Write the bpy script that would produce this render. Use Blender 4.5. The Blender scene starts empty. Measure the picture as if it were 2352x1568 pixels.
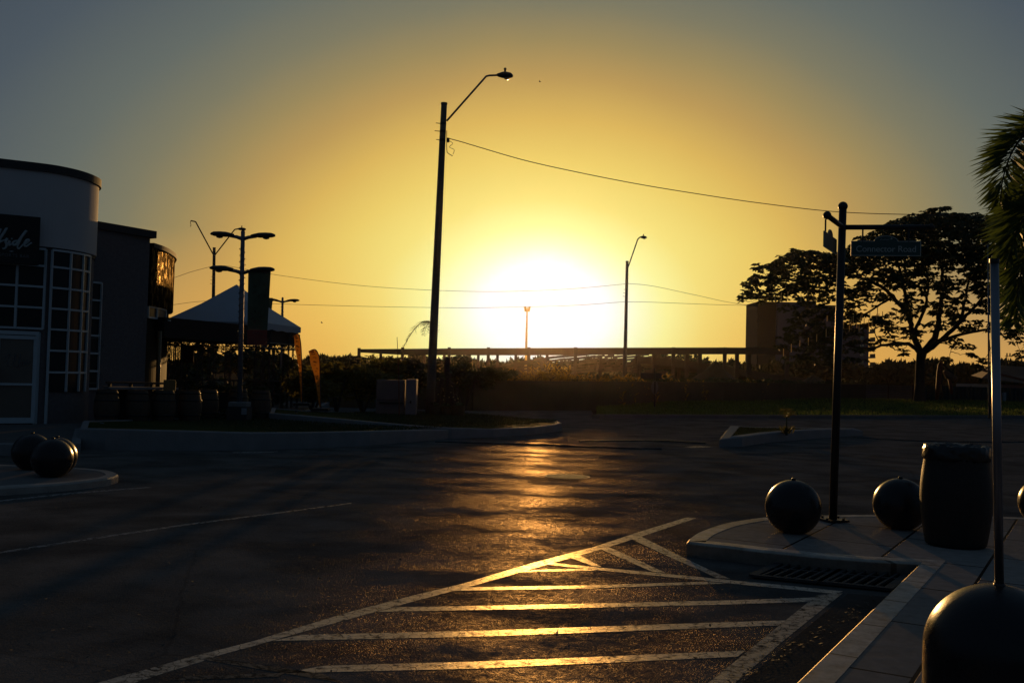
import bpy, math, random
from mathutils import Vector, Matrix
random.seed(11)
R = math.radians
sc = bpy.context.scene
COL = sc.collection

# ------------------------------------------------------------------ camera
EYE = 1.6
F = 2287.0                       # focal length in units of a 2352 wide picture
PITCH = math.atan(74 / F)
ROLL = R(1.5)
fw = Vector((0, math.cos(PITCH), math.sin(PITCH)))
r0 = Vector((1, 0, 0)); u0 = Vector((0, -math.sin(PITCH), math.cos(PITCH)))
rt = r0 * math.cos(ROLL) + u0 * math.sin(ROLL)
up = u0 * math.cos(ROLL) - r0 * math.sin(ROLL)
CAM = Vector((0, 0, EYE))
cam = bpy.data.cameras.new('camera'); cam.lens = 35; cam.sensor_width = 36
cam.clip_end = 6000; cam.clip_start = .05
co = bpy.data.objects.new('camera', cam); COL.objects.link(co)
co.matrix_world = Matrix(((rt.x, up.x, -fw.x, 0), (rt.y, up.y, -fw.y, 0), (rt.z, up.z, -fw.z, EYE), (0, 0, 0, 1)))
sc.camera = co

def ray(px, py): return fw + rt * ((px - 1176) / F) + up * ((784 - py) / F)
def G(px, py, z=0.0):
    d = ray(px, py); return CAM + d * ((z - EYE) / d.z)
def D(px, py, dep):
    d = ray(px, py); return CAM + d * (dep / d.y)
def onplane(px, py, a, b):
    """ray against the vertical plane through a-b"""
    n = Vector((b[1] - a[1], -(b[0] - a[0]), 0)); d = ray(px, py)
    return CAM + d * ((Vector((a[0], a[1], 0)) - CAM).dot(n) / d.dot(n))

# ------------------------------------------------------------------ materials
MATS = {}
def nodes(name):
    m = bpy.data.materials.new(name); m.use_nodes = True
    nt = m.node_tree; return m, nt, nt.nodes['Principled BSDF']
def mat(name, c, rough=.7, metal=0, var=.25, scale=6, bump=0, bscale=40, spec=.5, c2=None, emis=None, coords='Object', trans=0):
    if name in MATS: return MATS[name]
    m, nt, b = nodes(name)
    tc = nt.nodes.new('ShaderNodeTexCoord')
    n = nt.nodes.new('ShaderNodeTexNoise'); n.inputs['Scale'].default_value = scale; n.inputs['Detail'].default_value = 6
    nt.links.new(tc.outputs[coords], n.inputs['Vector'])
    mx = nt.nodes.new('ShaderNodeMix'); mx.data_type = 'RGBA'
    nt.links.new(n.outputs['Fac'], mx.inputs['Factor'])
    a = tuple(v * (1 - var) for v in c); z = c2 or tuple(min(1, v * (1 + var)) for v in c)
    mx.inputs['A'].default_value = (*a, 1); mx.inputs['B'].default_value = (*z, 1)
    nt.links.new(mx.outputs['Result'], b.inputs['Base Color'])
    b.inputs['Roughness'].default_value = rough; b.inputs['Metallic'].default_value = metal
    b.inputs['Specular IOR Level'].default_value = spec
    if bump:
        n2 = nt.nodes.new('ShaderNodeTexNoise'); n2.inputs['Scale'].default_value = bscale; n2.inputs['Detail'].default_value = 4
        nt.links.new(tc.outputs[coords], n2.inputs['Vector'])
        bp = nt.nodes.new('ShaderNodeBump'); bp.inputs['Strength'].default_value = bump; bp.inputs['Distance'].default_value = .02
        nt.links.new(n2.outputs['Fac'], bp.inputs['Height']); nt.links.new(bp.outputs['Normal'], b.inputs['Normal'])
    if trans:      # light through thin leaves or cloth
        tr = nt.nodes.new('ShaderNodeBsdfTranslucent'); nt.links.new(mx.outputs['Result'], tr.inputs['Color'])
        ms = nt.nodes.new('ShaderNodeMixShader'); ms.inputs[0].default_value = trans
        out = nt.nodes['Material Output']
        nt.links.new(b.outputs[0], ms.inputs[1]); nt.links.new(tr.outputs[0], ms.inputs[2]); nt.links.new(ms.outputs[0], out.inputs[0])
    if name in ('kerb_concrete', 'gutter_concrete', 'island_concrete', 'planter_kerb_concrete', 'old_kerb', 'plaza_paving', 'lawn', 'soil', 'concrete'):
        matte_gloss(nt, b, .055 if 'kerb' in name else .01, .38)
    MATS[name] = m; return m

def matte_gloss(nt, b, fac, rough, tint=(1, 1, 1)):
    """swap the principled shader for a rough diffuse with a weak, angle independent sheen"""
    N = nt.nodes.new; L = nt.links.new
    df = N('ShaderNodeBsdfDiffuse'); gl = N('ShaderNodeBsdfAnisotropic'); ms = N('ShaderNodeMixShader')
    df.inputs['Roughness'].default_value = .5
    for s_ in ('Base Color', 'Normal'):
        if b.inputs[s_].links:
            src = b.inputs[s_].links[0].from_socket; L(src, df.inputs['Color' if s_ == 'Base Color' else 'Normal'])
            if s_ == 'Normal': L(src, gl.inputs['Normal'])
    gl.inputs['Color'].default_value = (*tint, 1)
    for sock, v in ((ms.inputs[0], fac), (gl.inputs['Roughness'], rough)):
        if isinstance(v, (int, float)): sock.default_value = v
        else: L(v, sock)
    L(df.outputs[0], ms.inputs[1]); L(gl.outputs[0], ms.inputs[2]); L(ms.outputs[0], nt.nodes['Material Output'].inputs[0])
    nt.nodes.remove(b)

def asphalt():
    m, nt, b = nodes('asphalt'); N = nt.nodes.new; L = nt.links.new
    tc = N('ShaderNodeTexCoord')
    big = N('ShaderNodeTexNoise'); big.inputs['Scale'].default_value = .35; big.inputs['Detail'].default_value = 5; L(tc.outputs['Object'], big.inputs['Vector'])
    mid = N('ShaderNodeTexNoise'); mid.inputs['Scale'].default_value = 1.6; mid.inputs['Detail'].default_value = 8; mid.inputs['Roughness'].default_value = .65; L(tc.outputs['Object'], mid.inputs['Vector'])
    fine = N('ShaderNodeTexVoronoi'); fine.inputs['Scale'].default_value = 85; L(tc.outputs['Object'], fine.inputs['Vector'])
    gr = N('ShaderNodeTexNoise'); gr.inputs['Scale'].default_value = 30; gr.inputs['Detail'].default_value = 6; gr.inputs['Roughness'].default_value = .7; L(tc.outputs['Object'], gr.inputs['Vector'])
    cr = N('ShaderNodeValToRGB'); cr.color_ramp.elements[0].color = (.056, .055, .053, 1); cr.color_ramp.elements[1].color = (.165, .160, .152, 1)
    cr.color_ramp.elements[0].position = .3; cr.color_ramp.elements[1].position = .75
    mx = N('ShaderNodeMath'); mx.operation = 'MULTIPLY_ADD'; L(mid.outputs['Fac'], mx.inputs[0]); mx.inputs[1].default_value = .6
    m2 = N('ShaderNodeMath'); m2.operation = 'MULTIPLY'; m2.inputs[1].default_value = .42; L(gr.outputs['Fac'], m2.inputs[0]); L(m2.outputs[0], mx.inputs[2])
    L(mx.outputs[0], cr.inputs[0])
    stn = N('ShaderNodeTexNoise'); stn.inputs['Scale'].default_value = .8; stn.inputs['Detail'].default_value = 6; stn.inputs['Distortion'].default_value = .6; L(tc.outputs['Object'], stn.inputs['Vector'])
    sr_ = N('ShaderNodeMapRange'); sr_.inputs['From Min'].default_value = .38; sr_.inputs['From Max'].default_value = .56; sr_.inputs['To Min'].default_value = .78; sr_.inputs['To Max'].default_value = 1.12; L(stn.outputs['Fac'], sr_.inputs['Value'])
    ck = N('ShaderNodeTexVoronoi'); ck.feature = 'DISTANCE_TO_EDGE'; ck.inputs['Scale'].default_value = .32; wv = N('ShaderNodeMix'); wv.data_type = 'VECTOR'; wv.inputs['Factor'].default_value = .12; L(tc.outputs['Object'], wv.inputs[4]); L(mid.outputs['Color'], wv.inputs[5]); L(wv.outputs[1], ck.inputs['Vector'])
    ckr = N('ShaderNodeMapRange'); ckr.inputs['From Min'].default_value = .001; ckr.inputs['From Max'].default_value = .004; ckr.inputs['To Min'].default_value = .8; L(ck.outputs['Distance'], ckr.inputs['Value'])
    mm = N('ShaderNodeMath'); mm.operation = 'MULTIPLY'; L(sr_.outputs[0], mm.inputs[0]); L(ckr.outputs[0], mm.inputs[1])
    vs_ = N('ShaderNodeVectorMath'); vs_.operation = 'SCALE'; L(cr.outputs[0], vs_.inputs[0]); L(mm.outputs[0], vs_.inputs['Scale']); L(vs_.outputs[0], b.inputs['Base Color'])
    # roughness patches: worn polished areas in the wheel tracks
    rr = N('ShaderNodeMapRange'); rr.inputs['From Min'].default_value = .38; rr.inputs['From Max'].default_value = .66
    rr.inputs['To Min'].default_value = .40; rr.inputs['To Max'].default_value = .68
    ad = N('ShaderNodeMath'); ad.operation = 'MULTIPLY_ADD'; L(big.outputs['Fac'], ad.inputs[0]); ad.inputs[1].default_value = .5
    hm = N('ShaderNodeMath'); hm.operation = 'MULTIPLY'; hm.inputs[1].default_value = .5; L(mid.outputs['Fac'], hm.inputs[0]); L(hm.outputs[0], ad.inputs[2])
    L(ad.outputs[0], rr.inputs['Value']); L(rr.outputs[0], b.inputs['Roughness'])
    sp = N('ShaderNodeMapRange'); sp.inputs['From Min'].default_value = .42; sp.inputs['From Max'].default_value = .6; sp.inputs['To Min'].default_value = .5; sp.inputs['To Max'].default_value = .12
    L(ad.outputs[0], sp.inputs['Value']); L(sp.outputs[0], b.inputs['Specular IOR Level'])
    b1 = N('ShaderNodeBump'); b1.inputs['Strength'].default_value = .55; b1.inputs['Distance'].default_value = .006; L(fine.outputs['Distance'], b1.inputs['Height'])
    b2 = N('ShaderNodeBump'); b2.inputs['Strength'].default_value = .5; b2.inputs['Distance'].default_value = .02; L(gr.outputs['Fac'], b2.inputs['Height']); L(b1.outputs[0], b2.inputs['Normal'])
    b3 = N('ShaderNodeBump'); b3.inputs['Strength'].default_value = .5; b3.inputs['Distance'].default_value = .05; L(mid.outputs['Fac'], b3.inputs['Height']); L(b2.outputs[0], b3.inputs['Normal'])
    L(b3.outputs[0], b.inputs['Normal'])
    b3.inputs['Strength'].default_value = .3; b3.inputs['Distance'].default_value = .012
    # sheen in long worn patches
    st = N('ShaderNodeMapping'); st.inputs['Rotation'].default_value = (0, 0, .25); st.inputs['Scale'].default_value = (.7, 1.0, 1); L(tc.outputs['Object'], st.inputs['Vector'])
    pn = N('ShaderNodeTexNoise'); pn.inputs['Scale'].default_value = 1.1; pn.inputs['Detail'].default_value = 7; pn.inputs['Roughness'].default_value = .62; L(st.outputs[0], pn.inputs['Vector'])
    gf = N('ShaderNodeMapRange'); gf.inputs['From Min'].default_value = .42; gf.inputs['From Max'].default_value = .62; gf.inputs['To Min'].default_value = .001; gf.inputs['To Max'].default_value = .019; L(pn.outputs['Fac'], gf.inputs['Value'])
    gr2 = N('ShaderNodeTexNoise'); gr2.inputs['Scale'].default_value = 14; gr2.inputs['Detail'].default_value = 9; gr2.inputs['Roughness'].default_value = .85; L(tc.outputs['Object'], gr2.inputs['Vector'])
    sv = N('ShaderNodeMapRange'); sv.inputs['From Min'].default_value = .46; sv.inputs['From Max'].default_value = .64; sv.inputs['To Min'].default_value = .2; sv.inputs['To Max'].default_value = 2.3; L(gr2.outputs['Fac'], sv.inputs['Value'])
    gm_ = N('ShaderNodeMath'); gm_.operation = 'MULTIPLY'; L(gf.outputs[0], gm_.inputs[0]); L(sv.outputs[0], gm_.inputs[1])
    matte_gloss(nt, b, gm_.outputs[0], .21, (1, .76, .5))
    return m

def paint(name, c, wear=.5, cracks=1.0):
    m, nt, b = nodes(name); N = nt.nodes.new; L = nt.links.new
    tc = N('ShaderNodeTexCoord')
    n = N('ShaderNodeTexNoise'); n.inputs['Scale'].default_value = 14; n.inputs['Detail'].default_value = 9; n.inputs['Roughness'].default_value = .75; L(tc.outputs['Object'], n.inputs['Vector'])
    w = N('ShaderNodeTexNoise'); w.inputs['Scale'].default_value = 4; w.inputs['Detail'].default_value = 4; L(tc.outputs['Object'], w.inputs['Vector'])
    mp = N('ShaderNodeMix'); mp.data_type = 'VECTOR'; mp.inputs['Factor'].default_value = .06; L(tc.outputs['Object'], mp.inputs[4]); L(w.outputs['Color'], mp.inputs[5])
    v = N('ShaderNodeTexVoronoi'); v.feature = 'DISTANCE_TO_EDGE'; v.inputs['Scale'].default_value = 13; L(mp.outputs[1], v.inputs['Vector'])
    ck = N('ShaderNodeMapRange'); ck.inputs['From Min'].default_value = .004; ck.inputs['From Max'].default_value = .03; ck.inputs['To Min'].default_value = 1 - cracks; L(v.outputs['Distance'], ck.inputs['Value'])
    wr = N('ShaderNodeMapRange'); wr.inputs['From Min'].default_value = .36 + .1 * (wear - .5); wr.inputs['From Max'].default_value = .50 + .1 * (wear - .5); L(n.outputs['Fac'], wr.inputs['Value'])
    ml = N('ShaderNodeMath'); ml.operation = 'MULTIPLY'; L(ck.outputs[0], ml.inputs[0]); L(wr.outputs[0], ml.inputs[1])
    mx = N('ShaderNodeMix'); mx.data_type = 'RGBA'; L(ml.outputs[0], mx.inputs['Factor'])
    mx.inputs['A'].default_value = (.03, .03, .03, 1); mx.inputs['B'].default_value = (*c, 1)
    L(mx.outputs['Result'], b.inputs['Base Color'])
    b.inputs['Roughness'].default_value = .48
    bp = N('ShaderNodeBump'); bp.inputs['Strength'].default_value = .35; bp.inputs['Distance'].default_value = .01
    L(n.outputs['Fac'], bp.inputs['Height']); L(bp.outputs[0], b.inputs['Normal'])
    gf = N('ShaderNodeMapRange'); gf.inputs['To Min'].default_value = .01; gf.inputs['To Max'].default_value = .16 * min(1, c[0] * 2); L(ml.outputs[0], gf.inputs['Value'])
    matte_gloss(nt, b, gf.outputs[0], .3, (1, .82, .5))
    return m

def tiles():
    """rough concrete slabs with dark joints, laid along the kerb"""
    m, nt, b = nodes('paving_slabs'); N = nt.nodes.new; L = nt.links.new
    tc = N('ShaderNodeTexCoord'); mp = N('ShaderNodeMapping'); mp.inputs['Rotation'].default_value = (0, 0, SLAB_ROT)
    L(tc.outputs['Object'], mp.inputs['Vector'])
    br = N('ShaderNodeTexBrick'); br.inputs['Scale'].default_value = 1; br.inputs['Mortar Size'].default_value = .012
    br.inputs['Brick Width'].default_value = 1.2; br.inputs['Row Height'].default_value = .8
    br.inputs['Color1'].default_value = (.19, .18, .17, 1); br.inputs['Color2'].default_value = (.26, .245, .23, 1); br.inputs['Mortar'].default_value = (.012, .012, .012, 1)
    L(mp.outputs[0], br.inputs['Vector'])
    n = N('ShaderNodeTexNoise'); n.inputs['Scale'].default_value = 9; n.inputs['Detail'].default_value = 9; n.inputs['Roughness'].default_value = .7; L(tc.outputs['Object'], n.inputs['Vector'])
    mr = N('ShaderNodeMapRange'); mr.inputs['To Min'].default_value = .45; mr.inputs['To Max'].default_value = 1.5; L(n.outputs['Fac'], mr.inputs['Value'])
    vm = N('ShaderNodeVectorMath'); vm.operation = 'SCALE'; L(br.outputs['Color'], vm.inputs[0]); L(mr.outputs[0], vm.inputs['Scale'])
    L(vm.outputs[0], b.inputs['Base Color']); b.inputs['Roughness'].default_value = .68
    b.inputs['Specular IOR Level'].default_value = .3
    bp = N('ShaderNodeBump'); bp.inputs['Strength'].default_value = .5; bp.inputs['Distance'].default_value = .01; L(n.outputs['Fac'], bp.inputs['Height'])
    b2 = N('ShaderNodeBump'); b2.inputs['Strength'].default_value = .8; b2.inputs['Distance'].default_value = .01; b2.invert = True; L(br.outputs['Fac'], b2.inputs['Height']); L(bp.outputs[0], b2.inputs['Normal'])
    L(b2.outputs[0], b.inputs['Normal'])
    matte_gloss(nt, b, .04, .38, (1, .9, .8))
    return m

def glass(name, c=(.012, .016, .018), rough=.3):
    return mat(name, c, rough, 0, .4, .8, .03, 3, spec=.22)

SLAB_ROT = 0.0
_a = G(2112, 1291, .13); _b = G(1821, 1568, .13)
SLAB_ROT = -math.atan2(_b.y - _a.y, _b.x - _a.x)

ASPH = asphalt()
PAINT = paint('road_paint', (.52, .50, .46))
PAINT_W = paint('worn_road_paint', (.40, .39, .36), .75)
PAINT_D = paint('faded_road_paint', (.30, .30, .30), .9)
PAINT_F = paint('ghost_road_paint', (.15, .15, .15), 1.25)
SLABS = tiles()
def kerbstones():
    m, nt, b = nodes('kerb_stones'); N = nt.nodes.new; L = nt.links.new
    tc = N('ShaderNodeTexCoord'); mp = N('ShaderNodeMapping'); mp.inputs['Rotation'].default_value = (0, 0, SLAB_ROT); L(tc.outputs['Object'], mp.inputs['Vector'])
    br = N('ShaderNodeTexBrick'); br.offset = 0; br.inputs['Scale'].default_value = 1; br.inputs['Mortar Size'].default_value = .009; br.inputs['Brick Width'].default_value = .8; br.inputs['Row Height'].default_value = 40
    br.inputs['Color1'].default_value = (.34, .32, .30, 1); br.inputs['Color2'].default_value = (.44, .42, .39, 1); br.inputs['Mortar'].default_value = (.03, .03, .03, 1); L(mp.outputs[0], br.inputs['Vector'])
    n = N('ShaderNodeTexNoise'); n.inputs['Scale'].default_value = 5; n.inputs['Detail'].default_value = 10; n.inputs['Roughness'].default_value = .75; L(tc.outputs['Object'], n.inputs['Vector'])
    mr = N('ShaderNodeMapRange'); mr.inputs['From Min'].default_value = .3; mr.inputs['From Max'].default_value = .62; mr.inputs['To Min'].default_value = .3; mr.inputs['To Max'].default_value = 1.25; L(n.outputs['Fac'], mr.inputs['Value'])
    vm = N('ShaderNodeVectorMath'); vm.operation = 'SCALE'; L(br.outputs['Color'], vm.inputs[0]); L(mr.outputs[0], vm.inputs['Scale']); L(vm.outputs[0], b.inputs['Base Color'])
    bp = N('ShaderNodeBump'); bp.inputs['Strength'].default_value = .6; bp.inputs['Distance'].default_value = .012; L(n.outputs['Fac'], bp.inputs['Height']); L(bp.outputs[0], b.inputs['Normal'])
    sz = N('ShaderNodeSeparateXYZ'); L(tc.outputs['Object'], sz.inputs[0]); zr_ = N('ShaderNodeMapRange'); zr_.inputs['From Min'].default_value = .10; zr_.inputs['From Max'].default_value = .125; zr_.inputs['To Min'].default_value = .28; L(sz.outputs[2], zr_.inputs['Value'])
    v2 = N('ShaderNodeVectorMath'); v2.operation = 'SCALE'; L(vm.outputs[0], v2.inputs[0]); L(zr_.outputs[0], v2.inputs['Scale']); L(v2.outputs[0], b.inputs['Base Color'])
    matte_gloss(nt, b, .13, .34, (1, .88, .68)); return m
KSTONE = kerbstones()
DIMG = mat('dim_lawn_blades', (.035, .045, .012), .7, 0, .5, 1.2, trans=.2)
KERB = mat('kerb_concrete', (.30, .285, .26), .62, 0, .45, 5, .35, 45)
KERBD = mat('planter_kerb_concrete', (.18, .19, .20), .8, 0, .28, 3, .3, 30)
CONC = mat('concrete', (.2, .2, .2), .85, 0, .3, 3, .3, 30)
GUTTER = mat('gutter_concrete', (.05, .048, .046), .8, 0, .5, 4, .4, 40)
SOIL = mat('soil', (.035, .028, .02), .95, 0, .4, 2, .4, 20)
GRASSG = mat('lawn', (.035, .045, .014), .9, 0, .5, 1.5, .6, 25)
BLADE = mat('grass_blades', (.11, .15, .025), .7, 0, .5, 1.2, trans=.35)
WALLW = mat('white_render', (.46, .46, .47), .85, 0, .08, 1.5, .08, 60)
STUC = mat('dark_stucco', (.13, .12, .125), .95, 0, .3, 14, .8, 55)
COPE = mat('dark_coping', (.035, .035, .038), .8, 0, .2, 4)
FRAMEM = mat('pale_window_frame', (.40, .48, .53), .5, .1, .1, 4)
GLASS = glass('dark_glass')
DGLASS = mat('door_glass', (.10, .09, .075), .25, 0, .5, 1.2, .03, 3)
BLACK = mat('black_board', (.008, .008, .009), .7, 0, .3, 8)
LETTER = mat('sign_lettering', (.30, .36, .38), .6, 0, .1, 6)
DSTEEL = mat('black_painted_steel', (.02, .02, .022), .42, .3, .25, 8, .05, 60)
GALV = mat('dull_steel', (.13, .14, .17), .5, .5, .2, 6, .05, 40)
STEEL = mat('brushed_steel', (.22, .23, .26), .35, .85, .15, 10, .03, 60)
def stone():
    m, nt, b = nodes('polished_dark_stone'); N = nt.nodes.new; L = nt.links.new
    tc = N('ShaderNodeTexCoord'); n = N('ShaderNodeTexNoise'); n.inputs['Scale'].default_value = 5; n.inputs['Detail'].default_value = 9; n.inputs['Roughness'].default_value = .7; L(tc.outputs['Object'], n.inputs['Vector'])
    mr = N('ShaderNodeMapRange'); mr.inputs['From Min'].default_value = .35; mr.inputs['From Max'].default_value = .7; mr.inputs['To Min'].default_value = .2; mr.inputs['To Max'].default_value = .5; L(n.outputs['Fac'], mr.inputs['Value']); L(mr.outputs[0], b.inputs['Roughness'])
    sx = N('ShaderNodeSeparateXYZ'); L(tc.outputs['Object'], sx.inputs[0]); du = N('ShaderNodeMapRange'); du.inputs['From Min'].default_value = .14; du.inputs['From Max'].default_value = 0; du.inputs['To Max'].default_value = .8; L(sx.outputs[2], du.inputs['Value'])
    ad = N('ShaderNodeMath'); ad.operation = 'MULTIPLY'; L(du.outputs[0], ad.inputs[0]); L(n.outputs['Fac'], ad.inputs[1])
    mx = N('ShaderNodeMix'); mx.data_type = 'RGBA'; L(ad.outputs[0], mx.inputs['Factor']); mx.inputs['A'].default_value = (.011, .011, .014, 1); mx.inputs['B'].default_value = (.08, .07, .055, 1); L(mx.outputs['Result'], b.inputs['Base Color'])
    v = N('ShaderNodeTexNoise'); v.inputs['Scale'].default_value = 90; L(tc.outputs['Object'], v.inputs['Vector']); bp = N('ShaderNodeBump'); bp.inputs['Strength'].default_value = .12; bp.inputs['Distance'].default_value = .004; L(v.outputs['Fac'], bp.inputs['Height']); L(bp.outputs[0], b.inputs['Normal'])
    b.inputs['Specular IOR Level'].default_value = .3
    return m
STONE = stone()
STONE_OLD = mat('dark_stone', (.010, .010, .013), .26, 0, .35, 25, .02, 120, spec=.3)
PLAST = mat('speckled_barrel_plastic', (.018, .017, .016), .5, 0, .7, 60, .12, 90, spec=.3)
BAG = mat('black_bin_liner', (.008, .008, .009), .28, 0, .3, 5, .3, 25)
POLEC = mat('weathered_pole_concrete', (.085, .08, .072), .9, 0, .3, 5, .3, 30)
LAMPM = mat('lamp_housing', (.03, .03, .032), .5, .2, .2, 5)
LENSM = mat('lamp_lens', (.5, .42, .32), .15, 0, .1, 5)
TENT = mat('tent_canvas', (.30, .36, .42), .8, 0, .1, 2, .1, 8)
DARKF = mat('dark_fabric', (.012, .011, .01), .95, 0, .3, 4)
BANNERM = mat('dark_green_banner', (.06, .085, .05), .8, 0, .4, 6)
BANRED = mat('dark_red_banner', (.2, .04, .03), .8, 0, .3, 6)
ORANGE = mat('orange_flag_cloth', (.50, .19, .02), .8, 0, .25, 3, trans=.3)
WOODB = mat('barrel_wood', (.055, .035, .022), .75, 0, .5, 12, .3, 30)
HOOP = mat('barrel_hoop', (.03, .03, .03), .5, .6, .2, 8)
WIRE = mat('cable_rubber', (.012, .012, .012), .6, 0, .2, 5)
LEAF = mat('dark_leaves', (.028, .042, .012), .65, 0, .5, .4, trans=.12)
LEAFF = mat('distant_leaves', (.03, .034, .014), .8, 0, .5, .1, trans=.2)
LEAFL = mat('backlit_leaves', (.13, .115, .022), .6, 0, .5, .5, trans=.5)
REEDL = mat('sunlit_leaves', (.30, .20, .035), .6, 0, .4, 1, trans=.65)  # gold of the low sun is put into this leaf colour
PALML = mat('palm_leaflets', (.065, .10, .022), .5, 0, .4, 1.2, trans=.45)
BARK = mat('bark', (.045, .035, .028), .95, 0, .4, 4, .6, 14)
SIGNG = mat('green_sign_face', (.012, .055, .05), .5, 0, .15, 6)
SIGNW = mat('white_sign_paint', (.36, .42, .41), .5, 0, .1, 6)
WALLD = mat('dark_boundary_wall', (.06, .05, .03), .95, 0, .4, 1.2, .3, 12)
FENCEM = mat('dark_green_fence_sheet', (.018, .04, .046), .8, 0, .4, 1.5, .2, 10)
STRUC = mat('rough_beam_concrete', (.10, .07, .05), .9, 0, .3, 1, .3, 6)
DIRT = mat('dirt_heap', (.10, .065, .03), .95, 0, .35, .5, .5, 3)
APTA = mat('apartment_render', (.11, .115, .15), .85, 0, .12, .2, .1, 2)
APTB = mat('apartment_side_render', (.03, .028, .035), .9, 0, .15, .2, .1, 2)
WIN = mat('apartment_glass', (.02, .03, .045), .2, 0, .3, 1)
TUBE = mat('hanging_light_tube', (.75, .62, .30), .35, 0, .1, 10, trans=.6)
PLASTW = mat('pale_cup_plastic', (.33, .35, .38), .5, 0, .1, 8, trans=.2)
ROOFT = mat('brown_roof', (.12, .06, .03), .85, 0, .3, 1, .3, 6)
RUST = mat('rusty_red_metal', (.12, .035, .02), .7, .2, .5, 5, .3, 10)
BOXM = mat('cabinet_paint', (.10, .09, .095), .7, 0, .2, 3, .1, 20)

def glitter():
    m, nt, b = nodes('hammered_metal_cladding'); N = nt.nodes.new; L = nt.links.new
    tc = N('ShaderNodeTexCoord'); mp = N('ShaderNodeMapping'); mp.inputs['Scale'].default_value = (1, 1, .55); L(tc.outputs['Object'], mp.inputs['Vector'])
    v = N('ShaderNodeTexNoise'); v.inputs['Scale'].default_value = 9; v.inputs['Detail'].default_value = 5; v.inputs['Roughness'].default_value = .7; L(mp.outputs[0], v.inputs['Vector'])
    bp = N('ShaderNodeBump'); bp.inputs['Strength'].default_value = 1; bp.inputs['Distance'].default_value = .5
    L(v.outputs['Fac'], bp.inputs['Height']); L(bp.outputs[0], b.inputs['Normal'])
    vo = N('ShaderNodeTexVoronoi'); vo.inputs['Scale'].default_value = 11; L(mp.outputs[0], vo.inputs['Vector'])
    sp_ = N('ShaderNodeSeparateColor'); L(vo.outputs['Color'], sp_.inputs[0])
    cc = N('ShaderNodeValToRGB'); cc.color_ramp.elements[0].color = (.016, .010, .005, 1); cc.color_ramp.elements[1].color = (.20, .12, .045, 1); cc.color_ramp.elements[0].position = .55; cc.color_ramp.elements[1].position = .95  # bright cells put scattered sun glints into the cladding colour
    L(sp_.outputs[0], cc.inputs[0]); L(cc.outputs[0], b.inputs['Base Color'])
    gg = N('ShaderNodeMapRange'); gg.inputs['From Min'].default_value = .7; gg.inputs['To Min'].default_value = .004; gg.inputs['To Max'].default_value = .055; L(sp_.outputs[0], gg.inputs['Value'])
    matte_gloss(nt, b, gg.outputs[0], .22, (1, .75, .4))
    return m
GLIT = glitter()

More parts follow.
